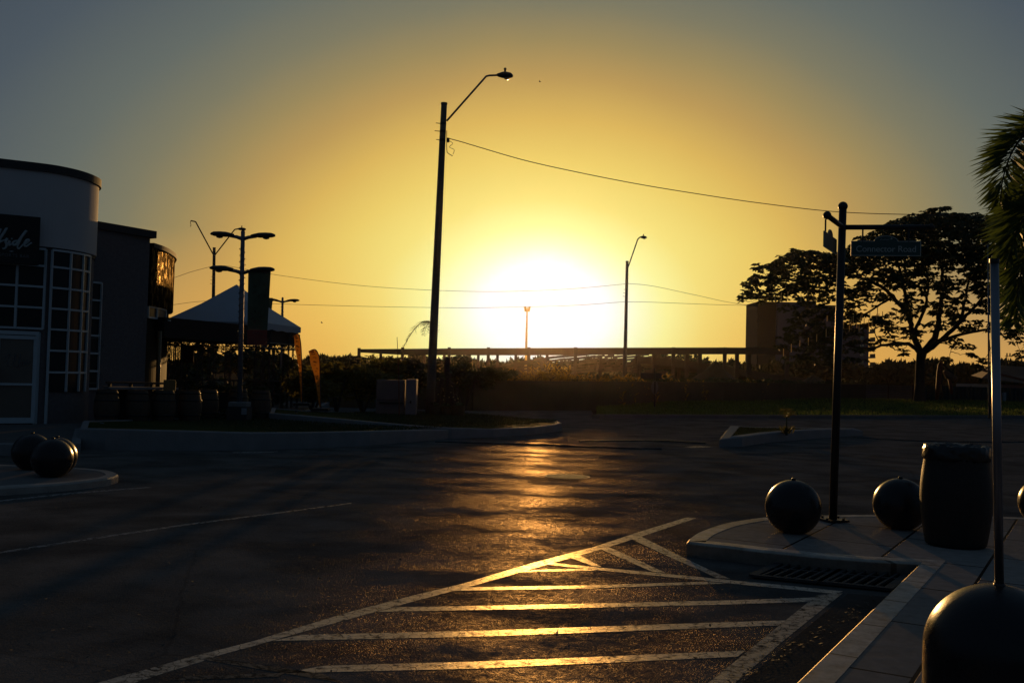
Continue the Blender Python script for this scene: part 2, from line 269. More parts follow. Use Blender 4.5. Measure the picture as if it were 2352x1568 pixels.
# ------------------------------------------------------------------ mesh builder
class MB:
    def __init__(s): s.v = []; s.f = []
    def add(s, vs, fs):
        o = len(s.v); s.v += [Vector(v) for v in vs]; s.f += [tuple(i + o for i in f) for f in fs]; return s
    def quad(s, a, b, c, d): return s.add([a, b, c, d], [(0, 1, 2, 3)])
    def box(s, c, size, rz=0, rx=0, ry=0):
        M = Matrix.Rotation(rz, 3, 'Z') @ Matrix.Rotation(ry, 3, 'Y') @ Matrix.Rotation(rx, 3, 'X'); h = Vector(size) / 2
        vs = [Vector(c) + M @ Vector((sx * h.x, sy * h.y, sz * h.z)) for sx in (-1, 1) for sy in (-1, 1) for sz in (-1, 1)]
        return s.add(vs, [(0, 1, 3, 2), (4, 6, 7, 5), (0, 4, 5, 1), (2, 3, 7, 6), (0, 2, 6, 4), (1, 5, 7, 3)])
    def bar(s, a, b, w, h=None, upv=(0, 0, 1)):
        a, b = Vector(a), Vector(b); h = h or w; d = (b - a).normalized(); upv = Vector(upv)
        if abs(d.dot(upv)) > .99: upv = Vector((0, 1, 0))
        x = d.cross(upv).normalized() * w / 2; y = x.cross(d).normalized() * h / 2
        vs = [p + sx * x + sy * y for p in (a, b) for sx, sy in ((-1, -1), (1, -1), (1, 1), (-1, 1))]
        return s.add(vs, [(0, 1, 2, 3), (7, 6, 5, 4), (0, 4, 5, 1), (1, 5, 6, 2), (2, 6, 7, 3), (3, 7, 4, 0)])
    def tube(s, pts, rad, n=8, cap=True):
        pts = [Vector(p) for p in pts]
        if not hasattr(rad, '__len__'): rad = [rad] * len(pts)
        o = len(s.v); ref = None
        for i, p in enumerate(pts):
            d = (pts[min(i + 1, len(pts) - 1)] - pts[max(i - 1, 0)]).normalized()
            if ref is None:
                ref = Vector((1, 0, 0)) if abs(d.x) < .8 else Vector((0, 0, 1))
            x = (ref - d * ref.dot(d)).normalized(); y = d.cross(x); ref = x
            for k in range(n):
                a = 2 * math.pi * k / n; s.v.append(p + (x * math.cos(a) + y * math.sin(a)) * rad[i])
        for i in range(len(pts) - 1):
            for k in range(n):
                s.f.append((o + i * n + k, o + i * n + (k + 1) % n, o + (i + 1) * n + (k + 1) % n, o + (i + 1) * n + k))
        if cap:
            s.f.append(tuple(o + k for k in range(n))[::-1]); e = o + (len(pts) - 1) * n; s.f.append(tuple(e + k for k in range(n)))
        return s
    def lathe(s, prof, c=(0, 0, 0), n=32, sx=1, sy=1):
        o = len(s.v); c = Vector(c)
        for r, z in prof:
            for k in range(n):
                a = 2 * math.pi * k / n; s.v.append(c + Vector((r * math.cos(a) * sx, r * math.sin(a) * sy, z)))
        for i in range(len(prof) - 1):
            for k in range(n):
                s.f.append((o + i * n + k, o + i * n + (k + 1) % n, o + (i + 1) * n + (k + 1) % n, o + (i + 1) * n + k))
        s.f.append(tuple(o + k for k in range(n))[::-1]); e = o + (len(prof) - 1) * n; s.f.append(tuple(e + k for k in range(n)))
        return s
    def build(s, name, m, parent=None, smooth=False, origin=None, bevel=0):
        me = bpy.data.meshes.new(name)
        pw = Vector((0, 0, 0)) if parent is None else world_loc(parent)
        org = Vector(origin) if origin is not None else pw
        me.from_pydata([tuple(v - org) for v in s.v], [], s.f); me.update()
        if smooth:
            for p in me.polygons: p.use_smooth = True
        ob = bpy.data.objects.new(name, me); COL.objects.link(ob)
        me.materials.append(m)
        if smooth == 'auto':
            pass
        if parent is not None: ob.parent = parent
        ob.location = org - pw
        if bevel:
            b = ob.modifiers.new('bevel', 'BEVEL'); b.width = bevel; b.segments = 2; b.limit_method = 'ANGLE'
        return ob

def world_loc(o):
    p = Vector(o.location)
    while o.parent: o = o.parent; p = p + Vector(o.location)
    return p
def tag(o, label=None, cat=None, group=None, kind=None):
    if label: o['label'] = label
    if cat: o['category'] = cat
    if group: o['group'] = group
    if kind: o['kind'] = kind
    return o
def thing(name, loc, label, cat, group=None):
    o = bpy.data.objects.new(name, None); COL.objects.link(o); o.location = loc; o.empty_display_size = .2
    return tag(o, label, cat, group)
def dup(root, loc, label, scale=None, rz=0):
    def cp(o, par):
        c = o.copy(); COL.objects.link(c); c.parent = par
        for ch in [x for x in bpy.data.objects if x.parent == o and x not in made]: cp(ch, c)
        made.add(c); return c
    made = set(); r = cp(root, None); r.location = loc; r.rotation_euler.z = rz
    if scale: r.scale = (scale,) * 3
    r['label'] = label; return r
def text_mesh(body, size, name, m, parent, mw, extrude=.002, align='CENTER', shear=0, spacing=1):
    cu = bpy.data.curves.new(name, 'FONT'); cu.body = body; cu.size = size; cu.extrude = extrude; cu.align_x = align; cu.shear = shear; cu.space_character = spacing
    to = bpy.data.objects.new('t', cu); COL.objects.link(to)
    dg = bpy.context.evaluated_depsgraph_get(); me = bpy.data.meshes.new_from_object(to.evaluated_get(dg)); bpy.data.objects.remove(to)
    me.name = name
    pw = world_loc(parent); me.transform(Matrix.Translation(-pw) @ mw)
    me.materials.clear(); me.materials.append(m)
    ob = bpy.data.objects.new(name, me); COL.objects.link(ob); ob.parent = parent; return ob
def smoothpath(pts, n=6):
    pts = [Vector(p) for p in pts]; out = []
    for i in range(len(pts) - 1):
        a, b, c, d = pts[max(i - 1, 0)], pts[i], pts[i + 1], pts[min(i + 2, len(pts) - 1)]
        for k in range(n):
            t = k / n
            out.append(.5 * ((2 * b) + (c - a) * t + (2 * a - 5 * b + 4 * c - d) * t * t + (3 * b - a - 3 * c + d) * t ** 3))
    out.append(pts[-1]); return out
def leafquad(mb, p, d, w, L, nrm=None):
    """pointed leaf from p along d"""
    d = Vector(d).normalized()
    s = d.cross(Vector((random.uniform(-1, 1), random.uniform(-1, 1), random.uniform(-1, 1)))) if nrm is None else d.cross(nrm)
    if s.length < 1e-4: s = Vector((1, 0, 0))
    s = s.normalized() * w / 2; p = Vector(p)
    o = len(mb.v); mb.v += [p, p + d * L * .45 + s, p + d * L, p + d * L * .45 - s]; mb.f.append((o, o + 1, o + 2, o + 3))

# ------------------------------------------------------------------ world and sun
def lin(h):
    h = h.lstrip('#'); c = [int(h[i:i + 2], 16) / 255 for i in (0, 2, 4)]
    return tuple(v / 12.92 if v <= .04045 else ((v + .055) / 1.055) ** 2.4 for v in c)
w = bpy.data.worlds.new('World'); sc.world = w; w.use_nodes = True
nt = w.node_tree; nt.nodes.clear(); N = nt.nodes.new; L = nt.links.new
SUN_EL = R(4.9); SUN_AZ = math.atan((1243 - 1176) / F)
sky = N('ShaderNodeTexSky'); sky.sky_type = 'NISHITA'; sky.sun_disc = False; sky.sun_elevation = SUN_EL; sky.sun_rotation = SUN_AZ
sky.air_density = 1.5; sky.dust_density = 3.0
bg1 = N('ShaderNodeBackground'); bg1.inputs['Strength'].default_value = .002; L(sky.outputs[0], bg1.inputs[0])
tc = N('ShaderNodeTexCoord'); sep = N('ShaderNodeSeparateXYZ'); L(tc.outputs['Generated'], sep.inputs[0])
def M_(op, a, b=None, c=None):
    n = N('ShaderNodeMath'); n.operation = op
    for i, v in enumerate((a, b, c)):
        if v is None: continue
        if isinstance(v, (int, float)): n.inputs[i].default_value = v
        else: L(v, n.inputs[i])
    return n.outputs[0]
az = M_('SUBTRACT', M_('ARCTAN2', sep.outputs[0], sep.outputs[1]), SUN_AZ)
el = M_('SUBTRACT', M_('ARCSINE', sep.outputs[2]), .064)
elp = M_('MULTIPLY', el, 1.0)
rr = M_('SQRT', M_('ADD', M_('POWER', M_('ABSOLUTE', M_('DIVIDE', az, 1.42)), 2.0), M_('POWER', M_('ABSOLUTE', elp), 2.0)))
wn = N('ShaderNodeTexNoise'); wn.inputs['Scale'].default_value = 5; wn.inputs['Detail'].default_value = 3; L(tc.outputs['Generated'], wn.inputs['Vector'])
rr = M_('ADD', rr, M_('MULTIPLY', M_('SUBTRACT', wn.outputs['Fac'], .5), .02))
cr = N('ShaderNodeValToRGB'); L(M_('DIVIDE', rr, 1.6), cr.inputs[0])
stops = [(0, '#dcf0ff', 1.0), (108, '#ddf1fc', 1.0), (148, '#e8f5cf', 1.0), (195, '#ecf0a0', 1), (260, '#eadb7c', 1), (345, '#e3c868', 1), (430, '#d4b05a', 1),
         (520, '#b49456', 1), (600, '#95855a', 1), (680, '#777661', 1), (780, '#5f6864', 1), (930, '#48545e', 1), (1100, '#3a4654', 1),
         (1500, '#334250', 1), (2200, '#2f3f4f', 1), (3500, '#2b3a4a', 1)]
e = cr.color_ramp.elements
while len(e) > 1: e.remove(e[-1])
for i, (px, hx, k) in enumerate(stops):
    x = px / 3659
    el_ = e[0] if i == 0 else e.new(x)
    el_.position = x; el_.color = (*[v * k for v in lin(hx)], 1)
# warmer band along the horizon away from the sun
hz = N('ShaderNodeMapRange'); hz.inputs['From Min'].default_value = .0; hz.inputs['From Max'].default_value = .13; hz.inputs['To Min'].default_value = .85; hz.inputs['To Max'].default_value = 0
L(sep.outputs[2], hz.inputs['Value'])
aw = N('ShaderNodeMapRange'); aw.interpolation_type = 'SMOOTHSTEP'; aw.inputs['From Min'].default_value = .08; aw.inputs['From Max'].default_value = .26; L(M_('ABSOLUTE', az), aw.inputs['Value'])
aw2 = N('ShaderNodeMapRange'); aw2.interpolation_type = 'SMOOTHSTEP'; aw2.inputs['From Min'].default_value = .7; aw2.inputs['From Max'].default_value = 1.3; aw2.inputs['To Min'].default_value = 1; aw2.inputs['To Max'].default_value = 0; L(M_('ABSOLUTE', az), aw2.inputs['Value'])
hf = M_('MULTIPLY', M_('MULTIPLY', hz.outputs[0], aw.outputs[0]), aw2.outputs[0])
mx = N('ShaderNodeMix'); mx.data_type = 'RGBA'; L(hf, mx.inputs['Factor']); L(cr.outputs[0], mx.inputs['A']); mx.inputs['B'].default_value = (*lin('#e4a84e'), 1)
bg2 = N('ShaderNodeBackground'); bg2.inputs['Strength'].default_value = 1; L(mx.outputs['Result'], bg2.inputs[0])
ads = N('ShaderNodeAddShader'); L(bg1.outputs[0], ads.inputs[0]); L(bg2.outputs[0], ads.inputs[1])
wo = N('ShaderNodeOutputWorld'); L(ads.outputs[0], wo.inputs[0])

sun = bpy.data.lights.new('sun', 'SUN'); sun.energy = 2.4; sun.angle = R(.6); sun.color = (1, .54, .17)
so = bpy.data.objects.new('sun', sun); COL.objects.link(so)
sd = Vector((math.sin(SUN_AZ) * math.cos(SUN_EL), math.cos(SUN_AZ) * math.cos(SUN_EL), math.sin(SUN_EL)))
so.rotation_euler = (-sd).to_track_quat('-Z', 'Y').to_euler()
sc.view_settings.view_transform = 'Standard'; sc.view_settings.look = 'None'; sc.view_settings.exposure = 0
sc.render.engine = 'CYCLES'
sc.cycles.sample_clamp_indirect = 4

# ------------------------------------------------------------------ ground
tag(MB().quad((-3000, -200, -.03), (3000, -200, -.03), (3000, 5000, -.03), (-3000, 5000, -.03)).build('ground', SOIL), kind='structure')
WALL = [(560, 44), (700, 42), (1080, 42), (1400, 47), (1665, 60), (1985, 73)]
def wallpt(px, z=0):
    for (a, da), (b, db) in zip(WALL, WALL[1:]):
        if px <= b or b == 1985:
            t = (px - a) / (b - a); d = 1 / ((1 / da) * (1 - t) + (1 / db) * t)
            p = D(px, 850, d); return Vector((p.x, p.y, z))
rd = [(-60, -6, 0), (60, -6, 0), (60, G(2352, 959).y, 0)] + [G(p, 959) for p in (2352, 2000, 1700, 1367)] + [wallpt(p) for p in (1360, 1200, 1080, 900, 700, 560)] + [(-60, 30, 0)]
tag(MB().add(rd, [tuple(range(len(rd)))]).build('road', ASPH), kind='structure')

def sheet(name, pts, m, z, lab=None):
    ps = [G(x, y, z) if len(pts[0]) == 2 else Vector(p) for x, y in pts] if len(pts[0]) == 2 else [Vector(p) for p in pts]
    return MB().add(ps, [tuple(range(len(ps)))])
marks = MB(); worn = MB(); fade = MB(); ghost = MB()
def C7(x, y): return (172.3 + .6348 * x, 1091 + .6348 * y)
def strip(mb, top, bot, z=.005):
    """strip between two matching edges given as picture points on the road"""
    z = .0012 + (z - .005) * .25
    t = [G(x, y, z) for x, y in top]; b = [G(x, y, z) for x, y in bot]; o = len(mb.v); n = len(t)
    mb.v += t + b
    for i in range(n - 1): mb.f.append((o + n + i, o + n + i + 1, o + i + 1, o + i))
m1t = [C7(*p) for p in ((2210, 153), (2040, 205), (1880, 258), (1650, 318), (1400, 392), (1200, 440), (1000, 492), (800, 552), (650, 598), (500, 636))]
m1b = [C7(*p) for p in ((2248, 155), (2080, 211), (1920, 263), (1690, 328), (1430, 402), (1220, 457), (1015, 513), (812, 569), (660, 613), (515, 652))]
strip(marks, m1t, m1b)
strip(worn, [C7(*p) for p in ((500, 636), (430, 652), (300, 690), (150, 730), (0, 775))], [C7(*p) for p in ((515, 652), (450, 676), (330, 712), (210, 752), (70, 800))])
strip(marks, [(1251, 1290), (1378, 1302.5), (1524, 1316), (1683, 1332), (1800, 1343), (1936, 1357)], [(1239, 1293.5), (1378, 1309), (1524, 1323), (1683, 1339.5), (1800, 1351), (1920, 1363)], .006)
strip(marks, [(1300, 1276.5), (1362, 1299)], [(1327, 1272), (1382, 1301)], .007)
strip(marks, [(1372, 1257), (1498, 1312)], [(1391, 1252), (1530, 1315)], .007)
strip(marks, [(1448, 1236), (1535, 1277), (1600, 1305)], [(1470, 1230), (1562, 1276), (1632, 1309)], .007)
strip(worn, [(1600, 1305), (1648, 1327)], [(1632, 1309), (1678, 1329)], .007)
strip(marks, [(1194, 1309.5), (1280, 1306), (1350, 1305.5)], [(1180, 1313.5), (1280, 1311), (1370, 1309.5)], .0065)
strip(marks, [(1061, 1348), (1350, 1343.5), (1620, 1335)], [(1029, 1356), (1350, 1350.5), (1670, 1339)], .0065)
strip(marks, [(905, 1394), (1200, 1388.5), (1665, 1378), (1877, 1371)], [(866, 1404), (1200, 1398), (1665, 1387.5), (1856, 1381)], .0065)
strip(marks, [(690, 1457), (1100, 1447.5), (1400, 1437), (1665, 1428), (1806, 1423.5)], [(625, 1471), (1100, 1461), (1400, 1450), (1665, 1440), (1788, 1435)], .0065)
strip(marks, [(740, 1528), (1100, 1518), (1400, 1506), (1712, 1493)], [(650, 1545), (1100, 1534), (1400, 1520.5), (1694, 1507)], .0065)
strip(ghost, [(480, 1508), (740, 1546)], [(462, 1513), (790, 1568)], .0065)
strip(ghost, [(420, 1552), (655, 1544)], [(380, 1562), (640, 1553)], .0067)
strip(worn, [(1876, 1366), (1735, 1480), (1626, 1568), (1560, 1620)], [(1936, 1361), (1800, 1470), (1688, 1568), (1625, 1620)], .0055)
strip(fade, [(-160, 1290), (0, 1266), (172, 1240), (445, 1200)], [(-160, 1294), (0, 1270), (172, 1244), (445, 1203.5)], .005)
strip(fade, [(445, 1200), (617, 1178.5), (807, 1154)], [(445, 1203.5), (617, 1181.5), (807, 1156)], .005)
strip(fade, [(-100, 1155), (0, 1148), (170, 1130), (335, 1118)], [(-100, 1159), (0, 1151.5), (170, 1133.5), (350, 1119)], .005)
strip(fade, [(530, 1038), (640, 1036)], [(540, 1040), (620, 1039)], .005)
strip(fade, [(1570, 1026), (1605, 1023)], [(1590, 1028), (1640, 1026)], .005)
tag(marks.build('road_markings', PAINT), kind='structure')
tag(worn.build('worn_road_markings', PAINT_W), kind='structure')
tag(ghost.build('ghost_road_markings', PAINT_F), kind='structure')
tag(fade.build('faded_road_markings', PAINT_D), kind='structure')
# gutter strip beside the kerb, tar seams across the road
gm = MB(); strip(gm, [(1948, 1362), (1820, 1468), (1704, 1568), (1640, 1622)], [(2060, 1372), (1950, 1462), (1832, 1568), (1760, 1632)], .0045)
tag(gm.build('gutter', GUTTER), kind='structure')
TAR = mat('tar_seam', (.008, .008, .008), .35, 0, .3, 8, .2, 30)
sm = MB()
for pts in ([(1000, 1014), (1120, 1018), (1240, 1021), (1330, 1025), (1430, 1029), (1520, 1031)], [(1330, 1013), (1500, 1012), (1620, 1017)], [(1960, 1004), (2110, 1012), (2260, 1014), (2400, 1015)]):
    ps = smoothpath([G(x, y, .01) for x, y in pts], 8)
    sm.tube([p + Vector((0, random.uniform(-.05, .05), 0)) for p in ps], [random.uniform(.012, .028) for _ in ps], 6)
tag(sm.build('tar_seam', TAR), kind='structure')

# dry leaves and grit lying on the asphalt
db_ = MB()
for _ in range(900):
    px = random.uniform(0, 2352); py = 1000 + 560 * random.random() ** .8
    if random.random() < .45:      # collected along the gutter and at the kerb foot
        t_ = random.random(); px = 2000 - 330 * t_ + random.gauss(0, 12); py = 1385 + 185 * t_ + random.gauss(0, 6)
        if random.random() < .5: t_ = random.random(); px = 1570 + 500 * t_; py = 1268 + 44 * t_ + abs(random.gauss(0, 4))
    p_ = G(px, py, .012); a_ = random.uniform(0, 6.28); r_ = random.uniform(.004, .016)
    d1 = Vector((math.cos(a_), math.sin(a_), random.uniform(-.1, .5))) * r_; d2 = Vector((-math.sin(a_), math.cos(a_), random.uniform(-.1, .3))) * r_ * .6
    db_.add([p_ - d1, p_ - d2, p_ + d1, p_ + d2], [(0, 1, 2, 3)])
tag(db_.build('grit', mat('dry_grit', (.06, .05, .035), .8)), 'scattered grit and dry leaf flakes on the asphalt', 'grit', kind='stuff')

# ------------------------------------------------------------------ kerbed islands
def inset(pts, w):
    n = len(pts); A = sum(pts[i].x * pts[(i + 1) % n].y - pts[(i + 1) % n].x * pts[i].y for i in range(n)); s = 1 if A > 0 else -1
    out = []
    for i in range(n):
        a, b, c = pts[i - 1], pts[i], pts[(i + 1) % n]
        d1 = Vector((b.x - a.x, b.y - a.y)).normalized(); d2 = Vector((c.x - b.x, c.y - b.y)).normalized()
        n1 = Vector((-d1.y, d1.x)) * s; n2 = Vector((-d2.y, d2.x)) * s; m = (n1 + n2)
        m = m.normalized() if m.length > .01 else n1
        k = w / max(.45, m.dot(n1)); out.append(Vector((b.x + m.x * k, b.y + m.y * k, b.z)))
    return out
def island(nm, outline, w, inner_mat, inner_nm, drop=.02, kmat=KERB, parent_none=True):
    pts = outline; n = len(pts); ins = inset(pts, w); mb = MB(); bev = inset(pts, .02)
    base = [Vector((p.x, p.y, -.02)) for p in pts]; lip = [Vector((p.x, p.y, p.z - .02)) for p in pts]
    tops = [Vector((p.x, p.y, p.z)) for p in bev]; inn = [Vector((p.x, p.y, p.z)) for p in ins]; low = [p - Vector((0, 0, drop + .02)) for p in inn]
    mb.v += base + lip + tops + inn + low
    for k in range(4):
        for i in range(n): mb.f.append((k * n + i, k * n + (i + 1) % n, (k + 1) * n + (i + 1) % n, (k + 1) * n + i))
    tag(mb.build(nm, kmat), kind='structure')
    ip = [p - Vector((0, 0, drop)) for p in inset(pts, w * .98)]
    f = MB(); f.add(ip, [tuple(range(n))])
    tag(f.build(inner_nm, inner_mat), kind='structure')
    return ins
def topbot(lst):
    out = []
    for px, yt, yb in lst:
        b = G(px, yb); t = D(px, yt, b.y); out.append(Vector((t.x, t.y, t.z)))
    return out

# right pavement
ZP = .13
pv = smoothpath([G(x, y, ZP) for x, y in ((1577, 1243), (1583, 1234), (1608, 1219), (1655, 1203), (1700, 1194), (1757, 1187), (1850, 1183), (2000, 1181), (2200, 1183), (2400, 1189), (2600, 1196))], 4)
pv += [Vector((14, 11.5, ZP)), Vector((14, -3, ZP)), Vector((1.2, -3, ZP))]
bl = G(1821, 1568, ZP); br_ = G(2112, 1291, ZP); ex = bl + (bl - br_).normalized() * 3.2
pv[-1] = Vector((ex.x, ex.y, ZP)); pv[-2] = Vector((14, ex.y, ZP))
pv += [bl, br_] + [G(x, y, ZP) for x, y in ((2000, 1285), (1900, 1277.5), (1750, 1263), (1660, 1252), (1610, 1247))]
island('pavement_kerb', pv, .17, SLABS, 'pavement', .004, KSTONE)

# left small island
li = [G(x, y, .1) for x, y in ((-400, 1060), (-100, 1063), (0, 1066), (120, 1071), (200, 1075), (250, 1080), (272, 1088), (262, 1094), (235, 1099.5), (150, 1109), (60, 1115), (-50, 1122), (-200, 1132), (-400, 1150))]
island('island_kerb', smoothpath(li + li[:1], 3)[:-1], .16, mat('island_concrete', (.16, .155, .15), .85, 0, .25, 3, .2, 30), 'island_top', .004)

# median island, middle right
md = topbot([(1652, 1008, 1027), (1705, 1002.5, 1025.5), (1767, 994, 1016), (1845, 987.5, 1009.5), (1907, 985, 1004.5), (1960, 985, 1001), (1982, 989, 999.5)])
md += [G(x, y, .2) for x, y in ((1960, 982.5), (1850, 982), (1760, 980), (1705, 978.5), (1677, 977.5))]
m_in = island('median_kerb', md, .28, GRASSG, 'median_lawn', .05, KERBD)

# big kerbed lawns in front of the restaurant
fr = topbot([(183, 983, 1031), (243, 984.5, 1034), (404, 988.5, 1035), (574, 993, 1034), (700, 992.5, 1030), (850, 989.5, 1023), (960, 987, 1014), (1030, 986.5, 1007)])
bk = [Vector((p.x * 1.0, p.y, p.z)) for p in (D(1030, 984, fr[-1].y + .5), D(900, 979, 26.0), D(700, 975, 26.6), D(500, 972, 25.9), D(300, 972, 22.9), D(190, 975, 21.3))]
for b_, z_ in zip(bk, (.24, .24, .26, .28, .32, .36)): b_.z = z_
LAWN1 = island('lawn_kerb', fr + bk, .13, GRASSG, 'front_lawn', .03, KERBD)
f2 = topbot([(617, 948, 986), (690, 953.5, 992), (816, 965, 1001), (943, 976, 1006), (1038, 982, 1007), (1133, 984.5, 1004), (1229, 980, 997), (1276, 974.5, 991.5), (1291, 970.5, 989)])
b2 = [G(1282, 967.5, f2[-1].z), G(1230, 965, .24)] + [D(p, 900, d) for p, d in ((1120, 32.0), (1000, 33.5), (850, 31.5), (700, 29.6), (625, 29.2))]
for q, z_ in zip(b2[2:], (.22, .22, .25, .35, .42)): q.z = z_
LAWN2 = island('far_lawn_kerb', f2 + b2, .13, GRASSG, 'far_lawn', .03, KERBD)
# brick coloured apron at the tip of the far lawn
# plaza under the restaurant
PLZ = .2
pz = [Vector((-30, G(0, 1030).y - 1, PLZ)), G(-20, 1018, PLZ), G(120, 1019, PLZ), G(185, 1016, PLZ), D(190, 980, 21.2), D(300, 980, 22.8), D(500, 980, 25.8), D(640, 980, 26.6)]
pz = [Vector((p.x, p.y, PLZ)) for p in pz] + [Vector((-6.3, 29.2, PLZ)), Vector((-8, 46, PLZ)), Vector((-30, 46, PLZ))]
island('plaza_kerb', pz, .15, mat('plaza_paving', (.10, .10, .10), .85, 0, .3, 2, .2, 20), 'plaza', .003, KERBD)

# far kerb and grassed bank
kb = MB(); kp = [G(x, y) for x, y in ((1367, 961), (1380, 960), (1600, 960), (1900, 960.5), (2352, 960), (2800, 962))]
for a, b in zip(kp, kp[1:]): kb.bar(a + Vector((0, 0, .06)), b + Vector((0, 0, .06)), .3, .17)
tag(kb.build('far_kerb', mat('old_kerb', (.11, .105, .10), .85, 0, .5, .8, .3, 10)), kind='structure')
gb = MB(); nu, nv = 60, 14
def bankz(u, v): return .08 + v ** .8 * (.12 + .34 * min(1, u * 1.6)) + .05 * math.sin(u * 23 + v * 5) * v
for i in range(nu + 1):
    u = i / nu; px = 1372 + u * 1300; a = G(px, 959.5); a = a + Vector((0, .1, 0))
    b = wallpt(px) if px < 1985 else Vector((D(px, 900, 75.5).x, 75.5, 0))
    for j in range(nv + 1):
        v = j / nv; p = a.lerp(b, v); gb.v.append(Vector((p.x, p.y, bankz(u, v))))
for i in range(nu):
    for j in range(nv): k = i * (nv + 1) + j; gb.f.append((k, k + nv + 1, k + nv + 2, k + 1))
tag(gb.build('grass_bank', GRASSG, smooth=True), kind='structure')

def blades(name, poly, z, n, h=.06, mats=BLADE, dirt=0):
    mb = MB(); xs = [p.x for p in poly]; ys = [p.y for p in poly]
    def inside(x, y):
        c = False; k = len(poly) - 1
        for i in range(len(poly)):
            a, b = poly[i], poly[k]
            if (a.y > y) != (b.y > y) and x < (b.x - a.x) * (y - a.y) / (b.y - a.y) + a.x: c = not c
            k = i
        return c
    t = 0
    while t < n:
        x, y = random.uniform(min(xs), max(xs)), random.uniform(min(ys), max(ys))
        if not inside(x, y): continue
        t += 1; zz = z(x, y) if callable(z) else z
        hh = h * random.uniform(.5, 1.4); a = random.uniform(0, 6.28); w_ = .006 + h * .12
        dx, dy = math.cos(a) * w_, math.sin(a) * w_; lx, ly = random.gauss(0, h * .4), random.gauss(0, h * .4)
        mb.add([(x - dx, y - dy, zz), (x + dx, y + dy, zz), (x + lx, y + ly, zz + hh)], [(0, 1, 2)])
    return tag(mb.build(name, mats), name.replace('_', ' '), 'grass', kind='stuff')
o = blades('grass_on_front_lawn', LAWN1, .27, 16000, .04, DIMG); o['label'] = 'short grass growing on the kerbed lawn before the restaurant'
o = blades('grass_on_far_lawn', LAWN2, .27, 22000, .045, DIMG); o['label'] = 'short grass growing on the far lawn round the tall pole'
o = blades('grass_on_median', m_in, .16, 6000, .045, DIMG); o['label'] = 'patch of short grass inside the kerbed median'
# tufts along the grass bank
mb = MB()
for _ in range(26000):
    u = random.random(); v = random.random(); px = 1372 + u * 1180; a = G(px, 959.5)
    b = wallpt(px) if px < 1985 else Vector((D(px, 900, 75.5).x, 75.5, 0)); p = a.lerp(b, v)
    z = bankz((px - 1372) / 1300, v) - .02; h = random.uniform(.05, .16); s = .03
    q = random.uniform(0, 3.14); dx, dy = math.cos(q) * s, math.sin(q) * s
    mb.add([(p.x - dx, p.y - dy, z), (p.x + dx, p.y + dy, z), (p.x + random.gauss(0, .05), p.y + random.gauss(0, .05), z + h)], [(0, 1, 2)])
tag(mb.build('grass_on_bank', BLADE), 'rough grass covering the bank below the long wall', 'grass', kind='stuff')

# ------------------------------------------------------------------ drain grate, manhole
ga, gb_, gc, gd = G(1729, 1329), G(1800, 1296), G(2098, 1318), G(2040, 1360)   # front-left, back-left, back-right, front-right
def gp(u, v, z): 
    p = ga.lerp(gd, u).lerp(gb_.lerp(gc, u), v); return Vector((p.x, p.y, z))
g = thing('drain_grate', gp(.5, .5, 0), 'long iron drain grate in two panels sunk beside the pavement kerb', 'drain grate')
MB().add([gp(0, 0, .009), gp(1, 0, .009), gp(1, 1, .009), gp(0, 1, .009)], [(0, 1, 2, 3)]).build('pit_shade', mat('pit_shade_black', (.002, .002, .002), 1, 0, .2, 3, spec=0), g)  # flat black sheet, the unlit depth under the bars put into its colour
GRM = mat('cast_iron', (.022, .022, .024), .75, 0, .3, 12, .3, 50)
for a, b in ((0, .485), (.515, 1)):
    mb = MB()
    for v in (0.02, .5, .98): mb.bar(gp(a, v, .025), gp(b, v, .025), .055 if v != .5 else .025, .02)
    for u in (a, b): mb.bar(gp(u, 0, .0255), gp(u, 1, .0255), .07, .02)
    mb.build('frame', GRM, g)
    for k in range(1, 6):
        u = a + (b - a) * k / 6; t = .012
        MB().bar(gp(u - t, 0, .0265), gp(u + t, 1, .0265), .022, .02).build('grate_bar', GRM, g)
mh = G(1303, 1094, 0)
m_ = thing('manhole_cover', mh, 'round ribbed manhole cover in the middle of the road', 'manhole cover')
MB().lathe([(.36, 0), (.36, .005), (.33, .005), (.33, .004)], mh, 40).build('rim', GRM, m_)
mb = MB().lathe([(.325, 0), (.325, .004)], mh, 40)
for k in range(-3, 4):
    l = math.sqrt(.3 ** 2 - (k * .08) ** 2); mb.box(mh + Vector((0, k * .08, .004)), (2 * l, .03, .004))
mb.build('lid', GRM, m_)

# ------------------------------------------------------------------ stone balls
def ball_profile(r, zc, lo=-.88, n=28):
    a0 = math.asin(lo); return [(max(.002, r * math.cos(a0 + (math.pi / 2 - a0) * i / n)), zc + r * math.sin(a0 + (math.pi / 2 - a0) * i / n)) for i in range(n + 1)]
RB = .268
p = G(1821, 1222, ZP)
ball = thing('ball_bollard', p, 'dark polished stone ball left of the street name post, nearest the road marking', 'bollard', 'dark stone balls on the right pavement')
MB().lathe(ball_profile(RB, RB * .9), p, 56).build('ball', STONE, ball, smooth=True)
MB().lathe([(.02, 0), (.022, .012), (.012, .02)], p + Vector((0, 0, RB * 1.895)), 12).build('cap', DSTEEL, ball, smooth=True)
dup(ball, G(2067, 1213, ZP), 'dark stone ball partly hidden by the left side of the bin')
dup(ball, G(2401, 1207, ZP), 'dark stone ball cut off by the right edge beyond the bin')
b4 = dup(ball, G(118, 1094, .1), 'frontmost of the three dark balls on the left island', .97); b4['group'] = 'dark stone balls on the left island'
b5 = dup(ball, G(128, 1089, .1), 'dark ball nearly hidden right behind the front ball on the left island', .97); b5['group'] = b4['group']
b6 = dup(ball, G(71, 1077, .1), 'rear left one of the three dark balls on the left island', .97); b6['group'] = b4['group']

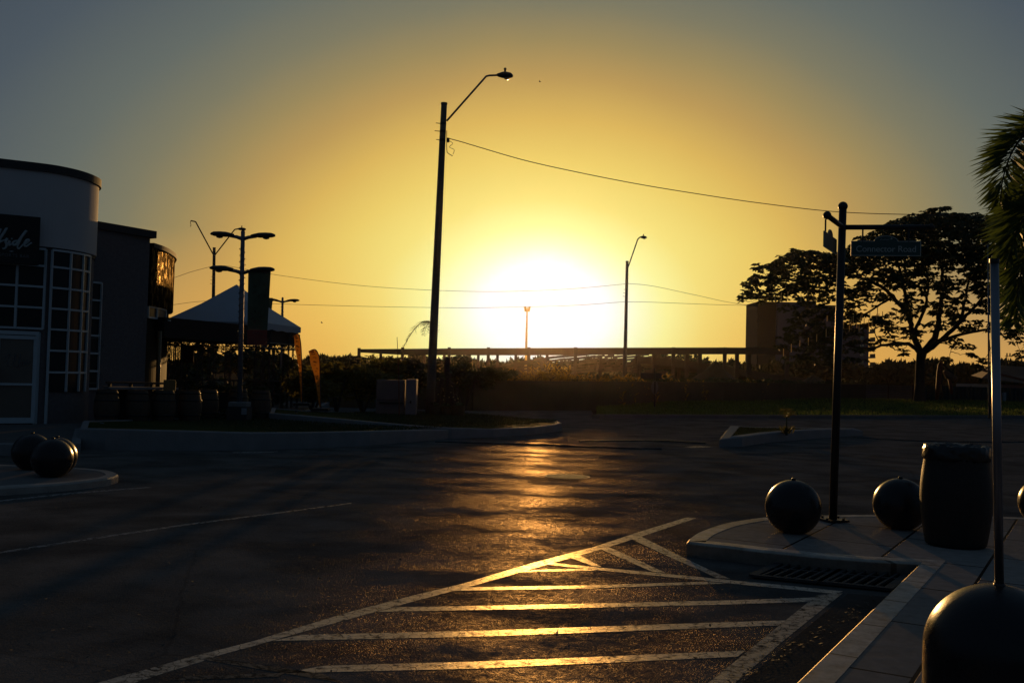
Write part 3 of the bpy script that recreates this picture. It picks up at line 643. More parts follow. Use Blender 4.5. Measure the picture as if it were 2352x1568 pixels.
# domed bollard with steel pole
dep = 3.76; c = D(2294, 1342, dep); zt = c.z
cb = Vector((c.x, c.y, ZP))
db = thing('domed_bollard', cb, 'large domed dark bollard in the bottom right corner, the steel pole rising from its top', 'bollard')
H = zt - ZP; RD = .262
prof = [(RD * .97, 0), (RD, .02), (RD, H - .25)] + [(max(.003, RD * math.cos(a)), H - .25 + .25 * math.sin(a)) for a in [R(5 * k) for k in range(1, 19)]]
MB().lathe(prof, cb, 64).build('shell', STONE, db, smooth=True)
hp = cb + Vector((.15, -.05, H - .052))
MB().tube([hp, hp + Vector((.012, 0, .02))], [.045, .04], 20).build('cap', BLACK, db)
tp = D(2284, 597, dep); tp = Vector((tp.x, c.y, tp.z)); bp_ = Vector((c.x + .003, c.y, zt - .02))
sp = thing('steel_pole', bp_, 'plain steel pole standing up from the domed bollard at the right edge', 'pole')
MB().tube([bp_, tp], [.0165, .0155], 20).build('shaft', STEEL, sp, smooth=True)
MB().tube([bp_ + Vector((0, 0, .012)), bp_ + Vector((0, 0, .026))], [.024, .02], 16).build('collar', DSTEEL, sp, smooth=True)
MB().tube([tp + Vector((0, 0, -.01)), tp + Vector((0, 0, .004))], [.018, .018], 16).build('end_cap', DSTEEL, sp)

# ------------------------------------------------------------------ bin
p = G(2195, 1251, ZP)
bn = thing('rubbish_barrel', p, 'tall dark plastic barrel bin with a black liner over its rim', 'bin')
k = 9.35 / 2287
MB().lathe([(.245, 0), (.262, .015), (.268, .04), (.286, .15), (.304, .29), (.314, .44), (.310, .56), (.298, .68), (.282, .79), (.284, .805), (.274, .82), (.272, .87)], p, 56).build('body', PLAST, bn, smooth=True)
mb = MB(); n = 90; rows = [(.262, .80), (.287, .785), (.291, .81), (.289, .85), (.288, .885), (.281, .91), (.262, .922), (.235, .91), (.19, .885), (.1, .87), (.01, .865)]
rnd = [random.uniform(-1, 1) for _ in range(n)]
rnd = [(rnd[i - 1] + rnd[i] + rnd[(i + 1) % n]) / 2 for i in range(n)]
for j, (r_, z_) in enumerate(rows):
    for i in range(n):
        a = 2 * math.pi * i / n; wob = rnd[(i + j * 3) % n] * (.010 if 0 < j < 8 else .004)
        mb.v.append(p + Vector(((r_ + wob) * math.cos(a), (r_ + wob) * math.sin(a), z_ + rnd[(i * 2 + j * 7) % n] * .011)))
for j in range(len(rows) - 1):
    for i in range(n): mb.f.append((j * n + i, j * n + (i + 1) % n, (j + 1) * n + (i + 1) % n, (j + 1) * n + i))
mb.build('liner', BAG, bn, smooth=True)

# ------------------------------------------------------------------ street name post
pb = G(1913, 1196, ZP); dpt = pb.y
pt = D(1936, 480, dpt)
ax = (pt - pb).normalized()
def along(py):
    """point on the post axis at picture height py"""
    t = (1196 - py) / (1196 - 480); return D(1913 + 23 * t, py, dpt)
ss = thing('street_sign_post', pb, 'black street name post with two arms, ball finials and the Connector Road plate', 'street sign')
MB().tube([pb, along(475)], [.042, .04], 24).build('post', DSTEEL, ss, smooth=True)
bc = along(474)
MB().lathe(ball_profile(.051, 0, -.99, 14), bc, 24).build('finial', DSTEEL, ss, smooth=True)
mb = MB(); pc = pb + Vector((0, 0, .012)); mb.box(pc, (.24, .24, .022), .35)
for sx in (-1, 1):
    for sy in (-1, 1): mb.lathe([(.014, .011), (.014, .03)], pc + Vector((sx * .085, sy * .085, 0)), 8)
mb.build('base_plate', DSTEEL, ss)
aj = along(522); ae = D(2139, 521.5, dpt - .15)
MB().tube([aj, ae], .0275, 18).build('arm', DSTEEL, ss, smooth=True)
MB().lathe(ball_profile(.034, 0, -.99, 12), ae, 20).build('finial', DSTEEL, ss, smooth=True)
be = D(1900, 494.5, 9.85)
MB().tube([aj + Vector((0, 0, .005)), be], .0275, 18).build('arm', DSTEEL, ss, smooth=True)
MB().lathe(ball_profile(.041, 0, -.99, 14), be, 20).build('finial', DSTEEL, ss, smooth=True)
def plate(o, dx, w_, h_, back=False):
    """plate with arched crown, o = bottom-left, dx = unit direction"""
    dx = Vector(dx).normalized(); nn = Vector((dx.y, -dx.x, 0)).normalized(); t = .008
    out = [(0, 0), (w_, 0), (w_, h_), (w_ * .67, h_)] + [(w_ * (.5 + .17 * math.cos(a)), h_ + .06 * math.sin(a)) for a in [math.pi * k / 10 for k in range(1, 10)]] + [(w_ * .33, h_), (0, h_)]
    mb = MB()
    for s in (-1, 1):
        f = [o + dx * a + Vector((0, 0, b)) + nn * t / 2 * s for a, b in out]; mb.add(f, [tuple(range(len(f)))])
    n = len(out)
    for i in range(n): mb.f.append((i, (i + 1) % n, n + (i + 1) % n, n + i))
    bo = MB(); pts = [o + dx * (a * .98 + w_ * .01) + Vector((0, 0, b * .96 + .004)) + nn * (t / 2 + .0022) for a, b in out]
    for a, b in zip(pts, pts[1:] + pts[:1]): bo.bar(a, b, .006, .003, upv=nn)
    pf = mb.build('name_plate', SIGNG, ss); bo.build('border', SIGNW, pf)
    return dx, nn, pf
o1 = D(1909 + 12, 590, dpt - .03); o1 = D(1990 - 36, 587.5, dpt - .04)
dx = ae - aj; dx.z = 0
dx, nn, pf = plate(o1, dx, .712, .158)
mw = Matrix(((dx.x, 0, nn.x, 0), (dx.y, 0, nn.y, 0), (0, 1, 0, 0), (0, 0, 0, 1)))
tx = o1 + dx * .357 + Vector((0, 0, .044)) + nn * .006
text_mesh('Connector Road', .0925, 'lettering', SIGNW, pf, Matrix.Translation(tx) @ mw, .001, spacing=.97)
mb = MB(); q = o1 + dx * .357 + nn * .006
def lp(a, b): return q + dx * a + Vector((0, 0, b))
mb.tube([lp(-.065, .165), lp(-.045, .18), lp(-.03, .168), lp(-.01, .178), lp(.005, .17), lp(.03, .176)], .002, 5)
mb.add([lp(.035, .178), lp(.05, .184), lp(.055, .198), lp(.064, .186), lp(.058, .175)], [(0, 1, 2, 3, 4)])
mb.build('emblem', SIGNW, pf)
for a in (.12, .585):
    t = o1 + dx * a + Vector((0, 0, .15)); MB().tube([t, Vector((t.x, t.y, aj.z))], .009, 8).build('hanger', DSTEEL, ss)
# second plate under the short arm
e2 = (aj - be); e2.z = 0; e2.normalize()
o2 = D(1891.5, 566, 9.9)
dx2, nn2, pf2 = plate(Vector(o2), e2, .70, .158)
t = Vector(o2) + e2 * .09 + Vector((0, 0, .15)); MB().tube([t, Vector((t.x, t.y, be.z - .02))], .009, 8).build('hanger', DSTEEL, ss)

# ------------------------------------------------------------------ restaurant
bx = thing('restaurant_building', (-12, 24, PLZ), 'dark restaurant with curved white parapet, gridded windows and hammered metal drum', 'building')
foot = [(-18.5, 17.7), (-16, 19.15), (-12.1, 21.42), (-11.27, 21.9), (-10.5, 22.36), (-10.22, 22.68), (-10.06, 23.05), (-10.0, 23.5), (-10.06, 24.05), (-10.35, 24.6), (-10.9, 25.2), (-18, 28)]
def offset(fp, o):
    out = []
    for i, p in enumerate(fp):
        a = Vector(fp[max(i - 1, 0)]); b = Vector(fp[min(i + 1, len(fp) - 1)]); d = (b - a).normalized(); out.append((p[0] + d.y * o, p[1] - d.x * o))
    return out
def extr(fp, z0, z1, cap=True):
    mb = MB(); n = len(fp); mb.v += [Vector((x, y, z)) for z in (z0, z1) for x, y in fp]
    for i in range(n - 1): mb.f.append((i, i + 1, n + i + 1, n + i))
    if cap: mb.f.append(tuple(range(n, 2 * n))); mb.f.append(tuple(range(n))[::-1])
    return mb
fs = [tuple(p)[:2] for p in smoothpath([(x, y, 0) for x, y in foot[2:11]], 6)]; fs = foot[:2] + fs + [foot[-1]]
extr(offset(fs, .05), 4.18, 5.86).build('parapet_drum', WALLW, bx, smooth=False)
extr(offset(fs, .10), 5.86, 6.04).build('coping', COPE, bx)
extr(fs, .18, 4.18).build('wall', STUC, bx)
extr(offset(fs, .025), 4.10, 4.178).build('soffit_trim', COPE, bx)
def facept(px, fp):
    """where the picture column px meets the facade"""
    r = ray(px, 840); 
    for a, b in zip(fp, fp[1:]):
        A = Vector(a); B = Vector(b); d = B - A; det = r.x * (-d.y) + d.x * r.y
        if abs(det) < 1e-9: continue
        t = (A.x * (-d.y) + d.x * A.y) / det; s = (r.x * A.y - r.y * A.x) / det
        if 0 <= s <= 1 and t > 0: return Vector((r.x * t, r.y * t)), fp.index(a), s
    return None
def pathbetween(fp, p0, p1, n=14):
    out = []
    for k in range(n + 1):
        q = facept(p0 + (p1 - p0) * k / n, fp)
        if q: out.append(q[0])
    return out
def window(p0, p1, cols, zs, fp, off=.04, skiplast=False, name='window', barw=.045, parent=None):
    """curved or flat gridded window on the facade from column p0 to p1"""
    go = offset(fp, off); path = pathbetween(go, p0, p1); z0, z1 = zs[-1], zs[0]
    fr = MB()
    for px in cols:
        q = facept(px, offset(fp, off + .02))
        if q: q = q[0]; fr.bar((q.x, q.y, z0), (q.x, q.y, z1), barw, barw)
    pth = pathbetween(offset(fp, off + .018), p0, p1)
    for z in (zs[:-1] if skiplast else zs):
        for a, b in zip(pth, pth[1:]): fr.bar((a.x, a.y, z), (b.x, b.y, z), barw * .9, barw)
    f = fr.build(name, FRAMEM, parent or bx)
    pn = MB()
    for a, b in zip(path, path[1:]): pn.quad((a.x, a.y, z0), (b.x, b.y, z0), (b.x, b.y, z1), (a.x, a.y, z1))
    pn.build('pane', GLASS, f)
    return f
zr = [4.12, 3.74, 3.27, 2.80, 2.33, 1.85, 1.36, .92]
window(122, 209, (122, 165.5, 194, 208.5), zr, fs, skiplast=True)
window(-170, 107, (-170, -110, -40, 43, 107), [4.12, 3.74, 3.27, 2.80, 2.33], fs)
# pale sill and dark base below the curved window
q = pathbetween(offset(fs, .05), 122, 122.6, 1)[0]
MB().bar((q.x, q.y, .2), (q.x, q.y, 1.0), .05, .05).build('window_post', FRAMEM, bx)
# door
def fpt(px, z, off): 
    q = facept(px, offset(fs, off))[0]; return Vector((q.x, q.y, z))
for a, b in ((-84, 2), (5, 93)):
    mb = MB()
    for px in (a, b): mb.bar(fpt(px, .22, .07), fpt(px, 2.15, .07), .085, .05)
    for z, h in ((.28, .12), (1.08, .05), (2.12, .08)): mb.bar(fpt(a, z, .072), fpt(b, z, .072), .05, h)
    d = mb.build('door', FRAMEM, bx)
    MB().quad(fpt(a, .25, .055), fpt(b, .25, .055), fpt(b, 2.14, .055), fpt(a, 2.14, .055)).build('pane', DGLASS, d)
    hx = 11 if a > 0 else -4
    MB().bar(fpt(hx, 1.0, .13), fpt(hx, 1.42, .13), .02, .02).build('handle', DSTEEL, d)
    if a > 0:   # faint white script on the glass
        mb = MB()
        pts = [(24, 830), (28, 815), (36, 812), (30, 836), (40, 838), (48, 812), (46, 840), (54, 838), (60, 812), (57, 842), (66, 826), (66, 840), (75, 826), (74, 838), (82, 830)]
        pp = smoothpath([onplane(x, y, offset(fs, .062)[3], offset(fs, .062)[8]) for x, y in pts], 4)
        mb.tube(pp, .008, 4); mb.build('door_lettering', mat('faint_lettering', (.12, .13, .13), .7, 0, .1, 4), d)
mb = MB()
for px in (-88, 97): mb.bar(fpt(px, .2, .04), fpt(px, 2.24, .04), .07, .09)
mb.bar(fpt(-90, 2.22, .04), fpt(99, 2.22, .04), .09, .08); mb.build('door_frame', FRAMEM, bx)

# grey block
gw = [(-10.52, 24.9), (-9.66, 26.62)]
blk = [(-10.52, 24.9), (-9.66, 26.62), (-12.5, 28.4), (-14, 26)]
extr(blk, .18, 4.98).build('block_wall', STUC, bx)
cp = [(-10.50, 24.83), (-9.50, 26.66), (-12.5, 28.55), (-14.2, 26)]
extr(cp, 4.98, 5.17).build('coping', COPE, bx)
zz = [3.62 - .446 * k for k in range(7)]
wf = window(205, 237, (212, 237), zz, gw, .02)
for z in (2.05, .95 + .3):
    c0 = onplane(225, 840, offset(gw, .05)[0], offset(gw, .05)[1]); dd = (Vector(gw[1]) - Vector(gw[0])).normalized()
    mb = MB(); mb.tube([Vector((c0.x + dd.x * .3 * math.cos(a), c0.y + dd.y * .3 * math.cos(a), z + .17 * math.sin(a))) for a in [2 * math.pi * k / 24 for k in range(25)]], .008, 5)
    mb.build('round_decal', mat('faint_lettering', (.12, .13, .13)), wf)
# hammered metal drum
dr = [(-9.62, 26.7), (-9.60, 27.4), (-9.70, 28.3), (-9.93, 29.4), (-10.25, 30.3), (-10.62, 31.1), (-11.4, 32), (-13, 33)]
ds = [tuple(p)[:2] for p in smoothpath([(x, y, 0) for x, y in dr], 5)]
extr(ds + [(-13, 27)], 3.17, 4.74).build('metal_drum', GLIT, bx)
extr(offset(ds, .05) + [(-13, 27)], 4.74, 4.86).build('coping', COPE, bx)
dl = offset(ds, -.12)
extr(dl + [(-13, 27)], .2, 3.17).build('lower_wall', mat('lower_dark_wall', (.03, .026, .018), .8, 0, .3, 2, spec=.1), bx)
window(346, 386, (346, 366, 386), [3.15, 2.86], ds, -.08)
mb = MB()
for px in (349, 363, 374):
    q = facept(px, offset(ds, .25)); q = q[0] if q else None
    if q: MB().tube([(q.x, q.y, .2), (q.x, q.y, 2.5)], .06, 14).build('round_column', mat('bronze_column', (.09, .06, .025), .4, .3), bx, smooth=True)

# restaurant sign
sA, sB = offset(fs, .26)[3], offset(fs, .26)[8]
def sgn(px, z, o=0):
    q = facept(px, offset(fs, .26 + o))[0]; return Vector((q.x, q.y, z))
sA = sgn(-60, 0); sB = sgn(60, 0)
sd_ = (sB - sA).normalized(); sn = Vector((sd_.y, -sd_.x, 0))
rb = sA + sd_ * ((onplane(101.5, 600, sA, sB) - sA).dot(sd_)); rb.z = 0
sg = thing('restaurant_sign', rb + Vector((0, 0, 3.73)), 'black restaurant sign with white handwritten name, hung over the glazed entrance', 'sign')
LN = 2.9; cc = rb - sd_ * LN / 2 - sn * .04
MB().box((cc.x, cc.y, (3.73 + 4.80) / 2), (LN, .08, 1.07), math.atan2(sd_.y, sd_.x)).build('board', BLACK, sg)
def CS(x, y): 
    p = onplane(.1831 * x, 488.1 + .1831 * y, sA, sB); return p + sn * .004
mb = MB()
strokes = [[(80, 205), (60, 250), (20, 320), (-30, 390), (-60, 460), (-70, 510)],
           [(163, 207), (148, 205), (120, 250), (85, 300), (60, 350), (40, 420), (20, 480), (10, 508)],
           [(-60, 420), (0, 405), (40, 385), (90, 360), (135, 345)],
           [(135, 345), (158, 330), (138, 368), (150, 395), (143, 435), (115, 458), (98, 445)],
           [(140, 440), (165, 400), (190, 358), (178, 392), (185, 412), (215, 395), (232, 385)],
           [(290, 358), (250, 362), (226, 392), (240, 412), (270, 400), (300, 362), (350, 290), (400, 228), (345, 300), (308, 375), (285, 430), (300, 457), (330, 432), (360, 400)],
           [(372, 402), (412, 375), (430, 350), (403, 350), (378, 385), (372, 418), (398, 425), (432, 402), (466, 380)],
           [(-330, 300), (-360, 260), (-400, 330), (-420, 430), (-380, 455), (-330, 420)], [(-240, 210), (-290, 330), (-310, 430), (-280, 430)], [(-230, 360), (-250, 420), (-220, 430), (-170, 400), (-60, 460)]]
for s in strokes:
    pts = smoothpath([CS(x, y) for x, y in s], 5)
    n = len(pts); mb.tube(pts, [.018 + .012 * math.sin(3.14 * min(1, i / n * 1.3)) for i in range(n)], 6)
for x, y in ((215, 330), (-190, 330)): mb.lathe(ball_profile(.018, 0, -.99, 6), CS(x, y), 8)
mb.add([CS(180, 488), CS(212, 480), CS(245, 488), CS(212, 496)], [(0, 1, 2, 3)])
mb.build('script_lettering', LETTER, sg)
mw = Matrix(((sd_.x, 0, sn.x, 0), (sd_.y, 0, sn.y, 0), (0, 1, 0, 0), (0, 0, 0, 1)))
tx = CS(432, 573) 
text_mesh('RESTAURANT & SPORTS BAR', .098, 'lettering', mat('dim_lettering', (.13, .15, .16)), sg, Matrix.Translation(tx) @ mw, .003, align='RIGHT', spacing=1.12)
# bracket with wire above the sign
mb = MB(); mb.tube([D(6, 455, 21.75), D(8, 470, 21.7), D(9, 500, 21.7)], .012, 5); mb.build('bracket', DSTEEL, sg)

bx.location.x -= .12; sg.location.x -= .12
# ------------------------------------------------------------------ tent
Nn, Lf, Rt, Bk = Vector((-8.06, 32)), Vector((-11.41, 32.55)), Vector((-7.51, 35.35)), Vector((-10.86, 35.9))
ctr = (Nn + Bk) / 2; zb, zf, za = 2.84, 3.04, 4.4
tn = thing('canopy_tent', (ctr.x, ctr.y, PLZ), 'pale peaked canopy tent on lattice posts beside the restaurant', 'tent')
mb = MB()
ring = [Nn, Rt, Bk, Lf]; ring3 = []
for a, b in zip(ring, ring[1:] + ring[:1]):
    for k in range(8):
        q = a.lerp(b, k / 8); sag = math.sin(math.pi * k / 8) * .0; ring3.append((q, sag))
n = len(ring3)
mb.v += [Vector((q.x, q.y, zb + random.uniform(-.012, .012) - (.03 if i % 2 else 0))) for i, (q, s) in enumerate(ring3)] + [Vector((q.x, q.y, zf)) for q, s in ring3]
mid = [ctr.lerp(q, .5) for q, s in ring3]; mb.v += [Vector((q.x, q.y, zf + (za - zf) * .46)) for q in mid]; mb.v.append(Vector((ctr.x, ctr.y, za)))
for i in range(n):
    j = (i + 1) % n; mb.f += [(i, j, n + j, n + i), (n + i, n + j, 2 * n + j, 2 * n + i), (2 * n + i, 2 * n + j, 3 * n)]
mb.build('canopy', TENT, tn)
def truss(a, b, w_=.2, m=DSTEEL, nm='truss_post', par=None, r=.016):
    a, b = Vector(a), Vector(b); d = (b - a); Ln = d.length; d.normalize()
    u = Vector((0, 0, 1)) if abs(d.z) < .9 else Vector((1, 0, 0)); x = d.cross(u).normalized() * w_ / 2; y = d.cross(x).normalized() * w_ / 2
    mb = MB(); cs = [x + y, x - y, -x - y, -x + y]
    for c_ in cs: mb.tube([a + c_, b + c_], r, 5)
    k = max(2, int(Ln / w_))
    for i in range(k):
        for j in range(4):
            p, q = cs[j], cs[(j + 1) % 4]
            if i % 2: p, q = q, p
            mb.tube([a + d * Ln * i / k + p, a + d * Ln * (i + 1) / k + q], r * .55, 4)
    return mb.build(nm, m, par)
for q in ring: 
    qq = ctr.lerp(q, .93); truss((qq.x, qq.y, PLZ), (qq.x, qq.y, zb - .05), .2, par=tn)
for f_ in (.2, .72):
    for a, b in ((Nn, Rt), (Lf, Bk), (Bk, Rt)):
        q = ctr.lerp(Vector(a).lerp(b, f_), .93); truss((q.x, q.y, PLZ), (q.x, q.y, zb - .05), .17, par=tn)
for a, b in zip(ring, ring[1:] + ring[:1]):
    a = ctr.lerp(a, .93); b = ctr.lerp(b, .93); truss((a.x, a.y, 2.32), (b.x, b.y, 2.32), .17, nm='truss_beam', par=tn, r=.02)
mb = MB()
for a, b in zip(ring, ring[1:] + ring[:1]):
    a = ctr.lerp(a, .96); b = ctr.lerp(b, .96); mb.quad((a.x, a.y, 2.42), (b.x, b.y, 2.42), (b.x, b.y, 2.9), (a.x, a.y, 2.9))
mb.build('valance', DARKF, tn)
# dark lean-to between drum and tent
lt = thing('lean_to_shelter', (-9.9, 30, PLZ), 'low dark shelter with lattice posts between the metal drum and the tent', 'shelter')
A = [Vector((-9.55, 27.3)), Vector((-8.0, 31.6)), Vector((-11.5, 32.3)), Vector((-11.6, 28.2))]
MB().add([(p.x, p.y, z) for z in (2.34, 2.9) for p in A], [(3, 2, 1, 0), (4, 5, 6, 7), (0, 1, 5, 4), (1, 2, 6, 5), (2, 3, 7, 6), (3, 0, 4, 7)]).build('roof', DARKF, lt)
MB().box((-9.52, 27.9, 2.82), (.05, 1.0, .05), .1).build('roof_trim', LETTER, lt)
for px, d in ((356, 28.6), (372, 29.6), (381, 30.4), (393, 31.3), (411, 31.5), (424, 32.0)):
    q = D(px, 840, d); truss((q.x, q.y, PLZ), (q.x, q.y, 2.34), .17, par=lt)
# a tall tv/menu panel hanging under the shelter
tag(MB().box(D(430, 812, 32), (.42, .04, .55)).build('hanging_sign', mat('dull_red_board', (.05, .015, .015))), 'dull red panel hanging under the tent edge', 'sign')

# ------------------------------------------------------------------ bar counter, barrels, railings
q = D(314, 890, 23.9)
ct = thing('bar_counter', (q.x, q.y, PLZ), 'long dark outdoor counter with pale top in front of the stucco wall', 'counter')
a = D(243, 893, 23.6); b = D(402, 893, 24.6)
MB().bar((a.x, a.y, 1.02), (b.x, b.y, 1.02), .5, .05).build('countertop', mat('pale_counter', (.16, .17, .18), .6), ct)
MB().bar((a.x, a.y, 1.14), (b.x, b.y, 1.14), .12, .05).build('rail', WOODB, ct)
for t in (.05, .35, .65, .95):
    p = Vector(a).lerp(Vector(b), t); MB().bar((p.x, p.y, PLZ), (p.x, p.y, 1.12), .07, .07).build('leg', WOODB, ct)
MB().bar((a.x, a.y + .3, .6), (b.x, b.y + .3, .6), .04, .75).build('front_panel', mat('counter_panel', (.03, .024, .02), .9), ct)
bx2 = D(400, 905, 24.4); tag(MB().box((bx2.x, bx2.y - .35, 1.1), (.28, .2, .27), .3).build('crate', mat('ochre_crate', (.16, .10, .03), .8), bevel=.01), 'small ochre crate on the right end of the counter', 'crate')
br0 = None
names = ['barrel farthest left in the row, next to the pale window frame', 'second barrel from the left, below the counter', 'third barrel from the left, below the counter end', 'middle barrel of the row, before the shelter posts',
         'barrel just left of the twin lamp post', 'barrel just right of the twin lamp post', 'barrel at the right end of the row']
for i, (px, dd) in enumerate(((247, 22.6), (317, 23.0), (378, 23.4), (438, 23.9), (478, 25.2), (548, 27.2), (600, 26.0))):
    q = D(px, 880, dd); loc = Vector((q.x, q.y, PLZ))
    if i == 0:
        br0 = thing('wooden_barrel', loc, names[0], 'barrel', 'wooden barrels lined up before the restaurant')
        MB().lathe([(.2, 0), (.24, .12), (.275, .3), (.28, .4), (.275, .5), (.24, .68), (.215, .8), (.2, .8), (.2, .775), (.01, .775)], loc, 24).build('body', WOODB, br0, smooth=False)
        for z in (.06, .22, .56, .73):
            r_ = .285 - abs(z - .4) * .16; r_ = {.06: .226, .22: .264, .56: .270, .73: .236}[z]
            MB().lathe([(r_, -.022), (r_ + .004, 0), (r_, .022)], loc + Vector((0, 0, z)), 24).build('hoop', HOOP, br0, smooth=True)
    else: dup(br0, loc, names[i], rz=i)
def railing(pts, label, z0=PLZ, h=.95, nm='railing'):
    t = thing(nm, pts[0], label, 'railing')
    P = [Vector(p) for p in pts]
    for z in (h, h * .55): MB().tube([Vector((p.x, p.y, z0 + z)) for p in P], .022, 6).build('rail', DSTEEL, t)
    for a, b in zip(P, P[1:]):
        k = max(1, int((b - a).length / 1.3))
        for i in range(k + 1):
            p = a.lerp(b, i / k); MB().tube([(p.x, p.y, z0), (p.x, p.y, z0 + h)], .02, 6).build('post', DSTEEL, t)
    return t
q0 = D(420, 880, 31.2); q1 = D(645, 880, 33.0)
railing([(q0.x, q0.y, PLZ), (q1.x, q1.y, PLZ)], 'dark metal railing under the canopy tent')
# fairy lights on the tent: small bulbs on a cable
fl = MB(); pts = smoothpath([D(597, 800, 33), D(612, 795, 33.5), D(630, 790, 34), D(652, 782, 34.6)], 8); fl.tube(pts, .006, 4)
for p in pts[::2]: fl.lathe(ball_profile(.03, -.03, -.99, 4), p, 6)
tag(fl.build('string_lights', mat('bulb_glass', (.5, .4, .2), .3, trans=.5)), 'short string of small bulbs under the right eave of the tent', 'string lights')

# ------------------------------------------------------------------ foliage helpers
def clump(mb, c, r, n, size, flat=1, droop=.3, k=5):
    c = Vector(c)
    for _ in range(n):
        while True:
            o_ = Vector((random.uniform(-1, 1), random.uniform(-1, 1), random.uniform(-1, 1)))
            if o_.length < 1: break
        p = c + Vector((o_.x * r[0], o_.y * r[1], o_.z * r[2]))
        for j in range(k):
            a = random.uniform(0, 6.28); d = Vector((math.cos(a), math.sin(a), random.uniform(-.9, .5) - droop))
            leafquad(mb, p, d, size * random.uniform(.3, .5), size * random.uniform(.7, 1.3))
def bush(name, c, r, n, size, label, cat='bush', group=None, m=LEAF, stem=True, lobes=7, ground=0):
    c = Vector(c); t = thing(name, (c.x, c.y, ground), label, cat, group); mb = MB()
    for _ in range(lobes):
        a = random.uniform(0, 6.28); q = random.uniform(0, .75)
        cc_ = c + Vector((math.cos(a) * r[0] * q, math.sin(a) * r[1] * q, random.uniform(-.55, .5) * r[2]))
        s = random.uniform(.35, .6); clump(mb, cc_, (r[0] * s, r[1] * s, r[2] * s), n // lobes, size)
    mb.build('foliage' if stem else 'crown', m, t)
    st = MB()
    for _ in range(5): 
        e_ = c + Vector((random.uniform(-.5, .5) * r[0], random.uniform(-.5, .5) * r[1], 0)); st.tube([(c.x, c.y, ground), (Vector((c.x, c.y, ground)) + e_) / 2, e_], [.05, .04, .02], 5)
    st.build('stem', BARK, t); return t

# trees seen through the tent
for px, py, d, r_, lab in ((452, 832, 62, (1.5, 1.5, 1.5), 'dark round tree seen through the left of the tent'), (566, 826, 66, (2.6, 2, 1.2), 'wide loose tree seen through the tent behind the twin lamp post'),
                           (634, 838, 55, (1.1, 1.2, 1.5), 'narrow tree seen through the right bay of the tent')):
    c = D(px, py, d); t = bush('tree', c, r_, 330, .42, lab, 'tree', 'trees behind the tent', LEAF)
for px, py, d, r_, lab in ((425, 868, 36, (.7, .6, 1.1), 'upright green shrub behind the left tent posts'), (490, 885, 38, (1.1, .8, .6), 'low arching plant behind the tent railing'), (590, 880, 37, (1.2, .8, .8), 'leafy plant behind the lamp post inside the tent'), (636, 870, 38, (.6, .6, 1.2), 'tall yellow green shrub at the right tent corner')):
    bush('shrub', D(px, py + 6, d), (r_[0] * .8, r_[1], r_[2] * .75), 150, .24, lab, 'shrub', 'shrubs behind the tent', LEAF)
hd = D(530, 897, 31.6)
hg = MB()
for px in range(448, 615, 6): clump(hg, D(px, 893 + random.uniform(-2, 2), 31.0), (.14, .12, .1), 16, .09)
ht = thing('planter_hedge', (hd.x, hd.y, PLZ), 'low clipped hedge in a dark trough along the tent railing', 'hedge')
hg.build('foliage', LEAF, ht)
a = D(440, 905, 30.9); b = D(620, 905, 31.0); MB().bar((a.x, a.y, .5), (b.x, b.y, .5), .3, .6).build('trough', mat('trough_wood', (.025, .02, .016), .9), ht)
# dark low planting in front of the barrels
lp_ = MB()
for px in range(395, 610, 5): clump(lp_, D(px, 953 + random.uniform(-6, 4), 24.6 + (px - 400) / 150), (.16, .1, .13), 12, .1)
tag(lp_.build('ground_cover', LEAF), 'dark low planting along the foot of the barrels', 'plants', kind='stuff')

# ------------------------------------------------------------------ lamps and poles
def lamp_head(mb, lens, c, d, L_=.66, w_=.2, h_=.12):
    """flat cobra head from the arm end c outward in direction d"""
    d = Vector(d).normalized(); s = Vector((d.y, -d.x, 0)); prof = [(0, .35), (.12, .6), (.35, .95), (.6, 1), (.85, .85), (.96, .5), (1, .15)]; o = len(mb.v)
    for t, k in prof:
        p = c + d * L_ * t
        for a in range(10):
            an = 2 * math.pi * a / 10; zz = math.sin(an); zz = zz * (.62 if zz > 0 else .42)
            mb.v.append(p + s * math.cos(an) * w_ / 2 * k + Vector((0, 0, zz * h_ * k)))
    for i in range(len(prof) - 1):
        for a in range(10): mb.f.append((o + i * 10 + a, o + i * 10 + (a + 1) % 10, o + (i + 1) * 10 + (a + 1) % 10, o + (i + 1) * 10 + a))
    mb.f.append(tuple(o + a for a in range(10))); mb.f.append(tuple(o + 60 + a for a in range(10)))
    if lens is not None:
        q = c + d * L_ * .62 - Vector((0, 0, h_ * .43)); lens.lathe([(w_ * .34, 0), (w_ * .28, -.025), (.01, -.04)], q, 12)
